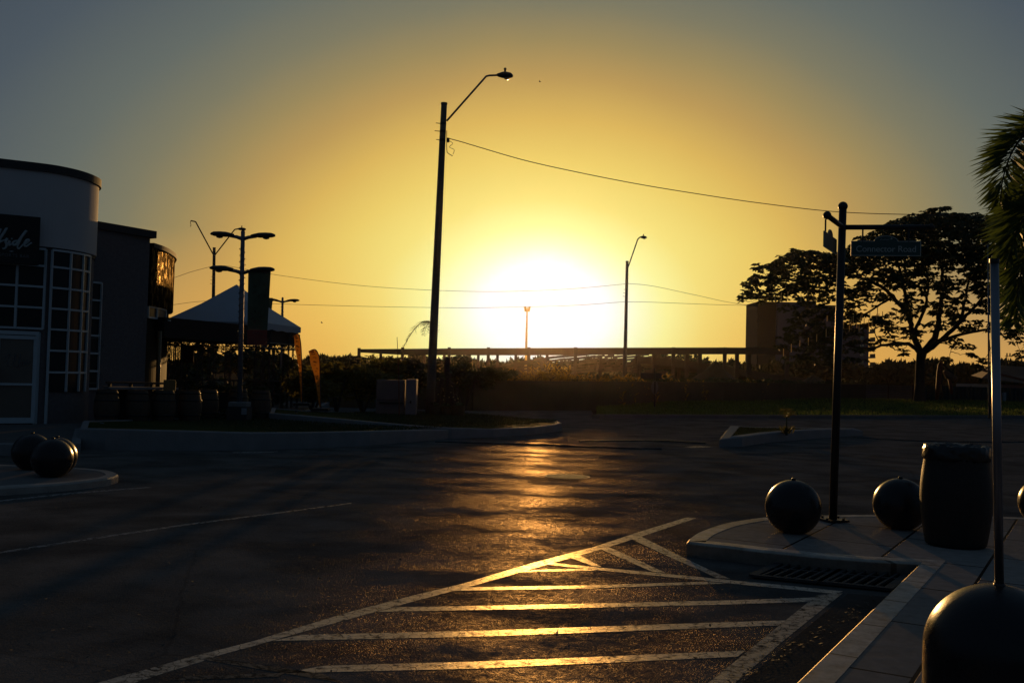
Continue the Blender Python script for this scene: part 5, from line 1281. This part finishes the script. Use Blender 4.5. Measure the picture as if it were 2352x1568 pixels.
# ------------------------------------------------------------------ distant woods
dwood = MB()
def treeline(x0, x1, yf, d0, d1, size, n):
    for _ in range(n):
        px = random.uniform(x0, x1); d = random.uniform(d0, d1); yt = yf(px); hor_ = 858 + (px - 1176) * .0262
        py = yt + (hor_ + 4 - yt) * random.random() ** 1.5; p = D(px, py, d)
        for j in range(3):
            a = random.uniform(0, 6.28); leafquad(dwood, p, (math.cos(a), math.sin(a) * .3, math.sin(a * 1.7)), size * .5, size * random.uniform(.7, 1.3))
def yl(px): return 836 + 5 * math.sin(px * .031) + 4 * math.sin(px * .083 + 1) + 3 * math.sin(px * .21) + random.uniform(-2, 5)
def yr(px): return 846 + 7 * math.sin(px * .025 + 2.2) + 5 * math.sin(px * .07) + 3 * math.sin(px * .19) + random.uniform(-2, 4)
def ym(px): return 838 + 5 * math.sin(px * .04) + 4 * math.sin(px * .11) + random.uniform(-2, 4)
treeline(330, 640, lambda p: yl(p) + 8,230, 260, 1.8, 1500); treeline(640, 1000, yl, 230, 260, 1.8, 7000); treeline(1000, 1500, ym, 230, 260, 1.8, 2500); treeline(1500, 2800, yr, 200, 230, 1.7, 11000)
treeline(-800, 330, yl, 230, 260, 2.2, 1500)
tag(dwood.build('distant_wood', LEAFF), 'dark far off belt of trees along the horizon', 'wood', kind='stuff')
ridge = MB(); pr = None
for px in range(-800, 3000, 30):
    y = (yl if px > 640 and px < 1000 else (lambda p: yl(p) + 9) if px < 1000 else ym if px < 1500 else yr)(px) + 9; a = D(px, y, 262); 
    if pr is not None: ridge.quad((pr.x, pr.y, 0), (a.x, a.y, 0), a, pr)
    pr = a
tag(ridge.build('far_hills', mat('far_hills', (.02, .02, .015), .95, 0, .3, .02)), kind='structure')
# palms and single trees between the columns
def smallpalm(px, py, d, label, fr=9, L_=1.9):
    c_ = D(px, py, d); t = thing('palm_tree', (c_.x, c_.y, 0), label, 'palm', 'small palms beyond the frame')
    MB().tube([(c_.x, c_.y, 0), c_], [.2, .15], 7).build('trunk', BARK, t)
    mb = MB()
    for k in range(fr):
        a = 2 * math.pi * k / fr + .3; prev = c_; dirv = Vector((math.cos(a), math.sin(a), .7)).normalized()
        for j in range(6):
            nx_ = prev + dirv * L_ / 5; dirv = (dirv + Vector((0, 0, -.28))).normalized()
            for sgn_ in (-1, 1):
                for m_ in range(3):
                    q = prev.lerp(nx_, m_ / 3); leafquad(mb, q, Vector((-math.sin(a) * sgn_, math.cos(a) * sgn_, -.5)) + dirv * .6, .1, L_ * .3)
            prev = nx_
    mb.build('fronds', LEAF, t)
smallpalm(1608, 832, 165, 'little palm showing between the middle columns', 10, 2.4)
smallpalm(1655, 842, 165, 'half hidden palm top beside the dirt mound', 9, 2.2)
smallpalm(1505, 824, 165, 'tiny palm top showing under the beam', 8, 1.6)
for i, (px, py, d, r_, lab) in enumerate(((758, 834, 100, (1.6, 1.5, .7), 'low leafy tree top left of the frame'), (800, 828, 90, (1.7, 1.5, .7), 'spiky leafed tree at the left end of the beam'), (900, 831, 95, (.9, 1.0, .7), 'small round tree under the left bay'), (948, 833, 95, (.9, 1.0, .6), 'small tree top under the second bay'),
                                          (1008, 836, 90, (1.2, 1.1, .5), 'leafy top behind the tallest pole'), (1058, 828, 88, (1.1, 1.0, .6), 'broad leafy top just right of the tallest pole'), (1560, 826, 150, (4, 3, 1.6), 'rounded tree under the right bays'), (1545, 836, 150, (3, 3, 1.2), 'flat topped tree beside the rounded one'))):
    bush('tree', D(px, py, d), r_, 260, .4 if d < 120 else .6, lab, 'tree', 'small trees behind the frame', LEAF)

# bushes behind the wall
bl_ = [(720, 880, 34, (1.0, .6, .6), 'leftmost dark bush behind the low wall'), (775, 868, 35, (1.2, .8, .8), 'rounded green bush behind the wall left of the cabinet'), (835, 868, 36, (1.2, .8, .75), 'bushy green mass just above the cabinet left side'),
       (890, 862, 37, (1.1, .8, .8), 'dense bush behind the cabinet'), (950, 862, 38, (1.1, .8, .75), 'dense bush between the cabinet and the tallest pole'), (1070, 862, 42, (1.1, .8, .6), 'dark bush right of the log sculpture'),
       (1125, 864, 43, (1.1, .8, .55), 'green bush rising over the wall right of the logs')]
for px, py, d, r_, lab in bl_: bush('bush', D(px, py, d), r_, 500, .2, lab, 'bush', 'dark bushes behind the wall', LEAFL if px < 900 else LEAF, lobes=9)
hg2 = thing('hedge', D(900, 885, 36), 'dark continuous hedge behind the left half of the wall', 'hedge'); mb = MB()
for px in range(700, 1110, 6):
    d = wallpt(px).y + 1.2
    for y in (886, 874, 864): clump(mb, D(px, y + random.uniform(-4, 4), d), (.25, .3, .2), 16, .2)
mb.build('foliage', LEAF, hg2)
def reed(px, ytop_, d, n, h, label, m=REEDL):
    """bush of upright stems with pointed leaves"""
    c_ = D(px, 880, d); t = thing('leafy_shrub', (c_.x, c_.y, 0), label, 'shrub', 'backlit shrubs behind the wall'); mb = MB(); st = MB(); top = D(px, ytop_, d).z
    for _ in range(n):
        x0 = random.gauss(0, .42); z1 = top * random.uniform(.62, 1.0) - abs(x0) * .25; b = Vector((c_.x + x0, c_.y + random.uniform(-.4, .4), 0)); e_ = Vector((b.x + random.gauss(0, .15), b.y, z1)); st.tube([b, e_], [.012, .006], 4)
        k = 13
        for j in range(k):
            q = b.lerp(e_, .25 + .75 * j / k); a = random.uniform(0, 6.28); leafquad(mb, q, (math.cos(a), math.sin(a), random.uniform(.2, 1.2)), .07, random.uniform(.18, .36))
    mb.build('foliage', m, t); st.build('stem', BARK, t)
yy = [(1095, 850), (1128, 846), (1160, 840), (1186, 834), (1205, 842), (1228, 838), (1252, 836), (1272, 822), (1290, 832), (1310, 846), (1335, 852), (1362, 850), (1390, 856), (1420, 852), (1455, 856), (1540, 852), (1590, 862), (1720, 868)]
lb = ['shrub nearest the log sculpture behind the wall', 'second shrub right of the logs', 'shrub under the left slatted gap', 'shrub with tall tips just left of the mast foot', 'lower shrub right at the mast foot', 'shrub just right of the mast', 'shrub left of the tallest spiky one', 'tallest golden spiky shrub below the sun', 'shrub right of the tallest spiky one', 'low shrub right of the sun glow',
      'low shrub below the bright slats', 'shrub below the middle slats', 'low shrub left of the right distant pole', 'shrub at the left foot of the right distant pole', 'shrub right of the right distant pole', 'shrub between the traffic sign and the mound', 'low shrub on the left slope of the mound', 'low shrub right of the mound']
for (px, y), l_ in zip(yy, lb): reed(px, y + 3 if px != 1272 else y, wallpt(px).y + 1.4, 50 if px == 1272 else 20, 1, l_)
# low green filler behind the wall
gc_ = MB()
for px in range(1100, 1990, 5): 
    if random.random() < .85: clump(gc_, D(px, 873 + (px - 1100) * .008 + random.uniform(-5, 4), wallpt(px).y + 2.5), (.4, .5, .22), 9, .22)
tag(gc_.build('undergrowth', LEAF), 'tangled undergrowth showing over the top of the wall', 'undergrowth', kind='stuff')

# ------------------------------------------------------------------ fronds of a palm by the tallest pole
def frond(pts, Lf_, mb, rach, w_=.03, step=.06, droop=.35, spread=1.0, plume=True, fwd=.5):
    P = smoothpath(pts, 10); rach.tube(P, [.02 * (1 - i / len(P)) + .004 for i in range(len(P))], 5)
    tot = 0; n = len(P)
    for i in range(n - 1):
        d = P[i + 1] - P[i]; seg = d.length; k = max(1, int(seg / step)); dn = d.normalized()
        side = dn.cross(Vector((0, 0, 1)));  side = side.normalized() if side.length > .1 else Vector((1, 0, 0)); upn = side.cross(dn)
        for j in range(k):
            t = (i + j / k) / (n - 1); q = P[i].lerp(P[i + 1], j / k); l = Lf_ * (math.sin(math.pi * min(1, .12 + t * .86)) ** .6) * random.uniform(.85, 1.1)
            for a in ((0, 180, 50, 130) if plume else (0, 180)):
                an = R(a + random.uniform(-22, 22)); o_ = side * math.cos(an) + upn * math.sin(an) * .8
                dv = (o_ * spread + dn * fwd + Vector((0, 0, -droop * random.uniform(.5, 1.3)))).normalized()
                leafquad(mb, q, dv, w_, l)
pp_ = D(1000, 960, 40); T = thing('slender_palm', (pp_.x, pp_.y, 0), 'young palm mostly hidden behind the tallest pole, one frond arching left', 'palm')
MB().tube([(pp_.x, pp_.y, 0), D(997, 850, 40), D(995, 770, 40)], [.1, .09, .07], 8).build('trunk', BARK, T)
mb = MB(); ra = MB()
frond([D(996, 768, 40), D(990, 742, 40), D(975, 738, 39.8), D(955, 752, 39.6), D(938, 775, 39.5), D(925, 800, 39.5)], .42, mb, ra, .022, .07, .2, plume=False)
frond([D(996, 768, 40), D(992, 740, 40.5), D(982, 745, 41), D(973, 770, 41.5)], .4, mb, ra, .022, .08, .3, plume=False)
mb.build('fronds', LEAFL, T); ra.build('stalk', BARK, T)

# ------------------------------------------------------------------ palm at the right edge
ptop = D(2475, 330, 12.6); PT = thing('feathery_palm', (ptop.x, ptop.y, ZP), 'large feathery palm whose green fronds hang in from the right edge', 'palm')
MB().tube([(ptop.x + .2, ptop.y, ZP), (ptop.x + .1, ptop.y, 2.4), ptop], [.16, .12, .09], 12).build('trunk', BARK, PT, smooth=True)
fr_list = [([(2470, 340, 12.6), (2430, 285, 12.4), (2375, 292, 12.2), (2330, 340, 12.0), (2305, 405, 11.9), (2298, 465, 11.9)], .44),
           ([(2470, 340, 12.6), (2420, 330, 12.8), (2375, 370, 13.0), (2345, 440, 13.1), (2330, 520, 13.2), (2330, 580, 13.2)], .44),
           ([(2470, 340, 12.6), (2430, 380, 12.2), (2385, 450, 12.0), (2340, 525, 11.9), (2318, 600, 11.9)], .5),
           ([(2470, 345, 12.6), (2440, 420, 12.4), (2400, 520, 12.3), (2352, 605, 12.2), (2336, 690, 12.2), (2330, 745, 12.2)], .4),
           ([(2470, 345, 12.6), (2450, 460, 12.9), (2420, 570, 13), (2395, 670, 13), (2380, 740, 13)], .4),
           ([(2470, 340, 12.6), (2500, 280, 12.6), (2560, 290, 12.6), (2600, 380, 12.6)], .5), ([(2470, 340, 12.6), (2480, 270, 13.6), (2490, 280, 14.4), (2500, 360, 15)], .5), ([(2470, 340, 12.6), (2480, 270, 11.8), (2500, 290, 11), (2520, 380, 10.4)], .5)]
for pts, L_ in fr_list:
    mb = MB(); ra = MB(); frond([D(*p) for p in pts], L_ * 1.3, mb, ra, .044, .022, .16, fwd=.75)
    f_ = mb.build('frond', PALML, PT); ra.build('stalk', BARK, f_)

# young palm in the median
q = D(1807, 984, 26.3); q.z = .17
yp = thing('young_palm', q, 'small young palm growing in the kerbed median', 'palm'); top = D(1807, 958, 26.3)
MB().tube([q, q.lerp(top, .5), top], [.035, .02, .015], 7).build('stem', LEAF, yp); mb = MB(); ra = MB()
for dxp, dyp in ((-15, -14), (12, -16), (-9, -18), (16, -9), (3, -19)):
    frond([top, D(1807 + dxp * .6, 958 + dyp, 26.3), D(1807 + dxp, 958 + dyp * .8, 26.3 + random.uniform(-.2, .2))], .17, mb, ra, .018, .02, .3, plume=False)
for _ in range(50): a = random.uniform(0, 6.28); leafquad(mb, q + Vector((random.gauss(0, .05), random.gauss(0, .05), .03)), (math.cos(a), math.sin(a), 1.4), .035, .28)
mb.build('fronds', LEAFL, yp)
# litter: white scrap on the median grass
q = D(1748, 984, 25.5); q.z = .19; tag(MB().box(q, (.12, .1, .05), .4, .3).build('litter', PLASTW, bevel=.01), 'pale scrap of litter on the median grass', 'litter')
q = D(2022, 980, 0.1) if False else None

# ------------------------------------------------------------------ the big tree
TD = 70.0
tb0 = D(2112, 921, TD); tb0.z = .35
BT = thing('big_tree', tb0, 'large spreading tree with layered dark crown at the right, hanging light tubes below', 'tree')
blobs = [(2150, 505, 85, 22), (2080, 528, 75, 26), (2225, 522, 75, 30), (2010, 556, 55, 24), (2300, 532, 60, 32), (1955, 592, 60, 24), (1880, 592, 50, 20), (1826, 584, 45, 14), (1778, 618, 40, 15), (1748, 612, 24, 9), (1738, 652, 32, 13),
         (1708, 684, 20, 8), (1735, 690, 22, 8), (1800, 640, 50, 18), (1850, 625, 55, 20), (1920, 630, 60, 24), (2000, 605, 75, 32), (2090, 580, 85, 36), (2180, 565, 85, 38), (2270, 585, 80, 40), (2345, 600, 60, 44), (1850, 660, 60, 18), (1920, 668, 50, 18), (1790, 665, 40, 12),
         (1995, 655, 45, 20), (2060, 640, 60, 20), (2150, 640, 65, 22), (2240, 650, 60, 24), (2330, 665, 55, 28), (1960, 700, 50, 20), (1895, 705, 40, 16), (2085, 700, 50, 16), (2165, 705, 50, 16), (2250, 705, 50, 18), (2335, 735, 45, 18),
         (1845, 735, 38, 12), (1828, 776, 42, 12), (1808, 795, 30, 8), (1885, 765, 50, 22), (1945, 750, 50, 26), (1995, 735, 45, 22), (1985, 790, 40, 18), (1925, 800, 45, 18), (1868, 815, 36, 12), (1905, 838, 36, 10), (1965, 825, 30, 9), (1850, 848, 20, 6), (2050, 745, 45, 18), (2055, 780, 34, 12),
         (2070, 806, 16, 7), (2100, 770, 30, 12), (2150, 750, 40, 16), (2185, 780, 26, 9), (2210, 795, 26, 9), (2228, 812, 14, 8), (2178, 826, 14, 7), (2220, 745, 45, 16), (2290, 760, 40, 12), (2262, 828, 15, 8), (2245, 838, 10, 6), (2335, 775, 40, 14), (2380, 800, 40, 20), (2345, 815, 22, 8), (2400, 700, 60, 50), (2420, 600, 60, 50),
         (1850, 700, 55, 18), (1905, 735, 50, 20), (1835, 822, 40, 14), (1890, 790, 40, 16), (1945, 720, 40, 18), (1960, 775, 35, 16),
         (2150, 480, 20, 6), (2130, 487, 16, 5), (2164, 478, 12, 4), (2100, 498, 26, 8), (2060, 508, 20, 7), (2200, 492, 40, 9), (2250, 500, 40, 9)]
s = TD / F; BL = []
for i, (px, py, rx, ry) in enumerate(blobs):
    dd = TD + random.uniform(-4.5, 4.5) * min(1, rx / 50); BL.append((D(px, py, dd), rx * s * dd / TD, ry * s * dd / TD))
mb = MB(); tips = []
dens = 3.0
for (c_, rx, rz), bl0 in zip(BL, blobs):
    top_ = bl0[1] < 600
    n = int(11 * rx * rz * (2.0 if top_ else 1.0)) + 6
    for _ in range(n):
        while True:
            o_ = Vector((random.uniform(-1, 1), random.uniform(-1, 1), random.uniform(-1, 1)))
            if o_.length < 1: break
        p = c_ + Vector((o_.x * rx, o_.y * max(.8, rx * .7), o_.z * rz))
        if random.random() < .25: tips.append(p)
        for j in range(7):     # umbrella like spray of drooping leaves
            a = 2 * math.pi * j / 7 + random.uniform(-.3, .3); leafquad(mb, p, (math.cos(a), math.sin(a), random.uniform(-.9, .05)), random.uniform(.13, .21), random.uniform(.28, .46))
CP = [(1690, 684), (1712, 664), (1735, 612), (1775, 604), (1820, 572), (1875, 576), (1910, 584), (1960, 560), (2005, 532), (2060, 506), (2110, 492), (2170, 488), (2230, 494), (2285, 494), (2420, 500), (2440, 760), (2330, 770), (2270, 742), (2215, 760), (2140, 745), (2060, 790), (2000, 800), (1930, 840), (1860, 830), (1800, 800), (1800, 720), (1755, 680)]
def inpoly(x, y):
    c = False; k = len(CP) - 1
    for i in range(len(CP)):
        (ax_, ay_), (bx_, by_) = CP[i], CP[k]
        if (ay_ > y) != (by_ > y) and x < (bx_ - ax_) * (y - ay_) / (by_ - ay_) + ax_: c = not c
        k = i
    return c
from mathutils import noise
cnt = 0
while cnt < 3900:
    px = random.uniform(1685, 2440); py = 488 + random.random() ** 1.15 * 352
    if not inpoly(px, py): continue
    nv = noise.noise(Vector((px / 34, py / 15, 3.1))) + .5 * noise.noise(Vector((px / 13, py / 7, 8.4)))
    th = -.5 if py < 610 else -.12 if py < 690 else .1
    if nv < th: continue
    cnt += 1; p = D(px, py, TD + random.uniform(-5, 5))
    for j in range(7):
        a = 2 * math.pi * j / 7 + random.uniform(-.3, .3); leafquad(mb, p, (math.cos(a), math.sin(a), random.uniform(-.9, .05)), random.uniform(.13, .21), random.uniform(.28, .46))
mb.build('crown', LEAF, BT)
# limbs: trunk, main forks, then each blob joined to the nearest branch already there
fork = D(2118, 806, TD); st = MB()
tr = [tb0, D(2113, 890, TD), D(2113, 850, TD), D(2115, 825, TD), fork]
st.tube([tb0 + Vector((0, 0, -.2))] + tr, [.6, .42, .34, .30, .31, .36], 14)
nodes_ = [(fork, .3)]; 
def limb(pts, r0_, r1_, nn=6):
    P = smoothpath(pts, nn)
    P = [p + Vector((random.uniform(-.05, .05), random.uniform(-.05, .05), random.uniform(-.04, .04))) for p in P]
    st.tube(P, [r0_ + (r1_ - r0_) * i / (len(P) - 1) for i in range(len(P))], 7)
    for i, p in enumerate(P[2:]): nodes_.append((p, r0_ + (r1_ - r0_) * (i + 2) / (len(P) - 1)))
def UP(*a): return [D(x, y, TD + z) for x, y, z in a]
limb(UP((2116, 812, 0), (2085, 790, -.5), (2040, 790, -1), (1990, 800, -2), (1930, 790, -3)), .16, .04)
limb(UP((2116, 810, 0), (2098, 770, .3), (2088, 730, 1), (2050, 680, 1.5), (2005, 648, 2), (1940, 630, 2.5), (1860, 610, 3)), .24, .05)
limb(UP((2120, 812, 0), (2150, 770, 0), (2158, 720, .5), (2165, 660, 1), (2160, 590, 1), (2150, 530, 0)), .26, .05)
limb(UP((2122, 810, 0), (2155, 785, -1), (2205, 740, -1.5), (2250, 690, -2), (2300, 620, -2)), .22, .05)
limb(UP((2155, 785, -1), (2220, 765, -1), (2300, 755, -2), (2380, 770, -2)), .13, .05)
limb(UP((2088, 730, 1), (2075, 660, 0), (2060, 600, -1), (2030, 560, -2)), .15, .04)
limb(UP((2098, 770, .3), (2125, 700, 2), (2130, 640, 3), (2110, 570, 3)), .14, .04)
limb(UP((2205, 740, -1.5), (2225, 650, 1), (2240, 560, 2)), .13, .04)
limb(UP((2005, 648, 2), (1940, 690, 0), (1880, 740, -1), (1820, 780, -1)), .09, .03)
limb(UP((2050, 680, 1.5), (1990, 720, 2), (1930, 750, 2), (1890, 800, 1)), .09, .03)
limb(UP((1940, 630, 2.5), (1860, 650, 0), (1790, 640, 0), (1735, 660, 0), (1700, 684, 0)), .07, .02)
limb(UP((2300, 755, -2), (2275, 800, -2), (2262, 826, -2)), .04, .015); limb(UP((2150, 785, 0), (2175, 790, 0), (2185, 800, 0), (2180, 825, 0)), .04, .015)
limb(UP((2160, 590, 1), (2140, 520, 1), (2125, 492, 0), (2160, 478, 0)), .04, .015)
for (c_, rx, rz) in BL:
    best = min(nodes_, key=lambda q: (q[0] - c_).length + (0 if q[0].z < c_.z + .5 else 1)); b_, rb_ = best; r0_ = min(rb_ * .6, .07)
    if (b_ - c_).length > .4: limb([b_, b_.lerp(c_, .5) + Vector((0, 0, -.12)), c_], max(.025, r0_), .012, 4)
for tpt in random.sample(tips, min(500, len(tips))):
    b_, rb_ = min(nodes_, key=lambda q: (q[0] - tpt).length_squared); st.tube([b_, b_.lerp(tpt, .5) + Vector((0, 0, .05)), tpt], [.022, .014, .008], 4, cap=False)
st.build('trunk', BARK, BT, smooth=True)
# hanging light tubes
tubes = [(1798 + k * 20 + random.uniform(-3, 3), 800 - k * 8.6 + random.uniform(-3, 3), 14) for k in range(12)]
tubes += [(1780 + k * 15, 672 + random.uniform(-4, 6), 12) for k in range(7)] + [(1960 + k * 11 + random.uniform(-3, 3), 735 - k * 1.5 + random.uniform(-12, 12), 14) for k in range(12)] + [(1900 + k * 17, 738 + random.uniform(-18, 14), 10) for k in range(8)]
for k, (px, py, l) in enumerate(tubes):
    a = D(px, py, TD - 5.5); l = l * random.uniform(.8, 1.4) * s; T_ = bpy.data.objects.new('light_tube', bpy.data.meshes['light_tube']) if k else None
    if k == 0:
        t0 = MB().tube([(0, 0, 0), (0, 0, -l)], .026, 6).build('light_tube', TUBE); t0.location = a; T_ = t0; l0 = l
    else: COL.objects.link(T_); T_.location = a; T_.scale = (1, 1, l / l0)
    tag(T_, 'thin vertical light tube hanging below the crown of the big tree', 'light tube', 'light tubes hanging in the big tree')

# thin evening haze in the air over the junction
hz_ = MB().box((0, 82, 34), (300, 136, 72)).build('haze', SOIL)
hm_ = bpy.data.materials.new('evening_haze'); hm_.use_nodes = True; hn = hm_.node_tree; hn.nodes.clear()
ho = hn.nodes.new('ShaderNodeOutputMaterial'); hv = hn.nodes.new('ShaderNodeVolumeScatter'); hv.inputs['Density'].default_value = .00006; hv.inputs['Anisotropy'].default_value = .95; hv.inputs['Color'].default_value = (1, .85, .7, 1)
hn.links.new(hv.outputs[0], ho.inputs['Volume']); hz_.data.materials[0] = hm_; tag(hz_, kind='structure')

# birds
for px, py, d, lab in ((1240, 188, 90, 'tiny bird high in the sky right of the tallest lamp'), (739, 741, 90, 'tiny bird in the sky right of the tent')):
    c_ = D(px, py, d); T_ = thing('bird', c_, lab, 'bird', 'birds in the sky')
    mb = MB(); mb.lathe([(.01, -.1), (.035, -.04), (.04, .02), (.015, .1)], (0, 0, 0), 8); mb.v = [c_ + Vector((v.z, v.y, v.x)) for v in mb.v]; mb.build('body', BLACK, T_)
    for s_ in (-1, 1): MB().add([c_ + Vector((.03, 0, .01)), c_ + Vector((-.04, 0, .01)), c_ + Vector((-.05, s_ * .15, .1)), c_ + Vector((0, s_ * .12, .09))], [(0, 1, 2, 3)]).build('wing', BLACK, T_)
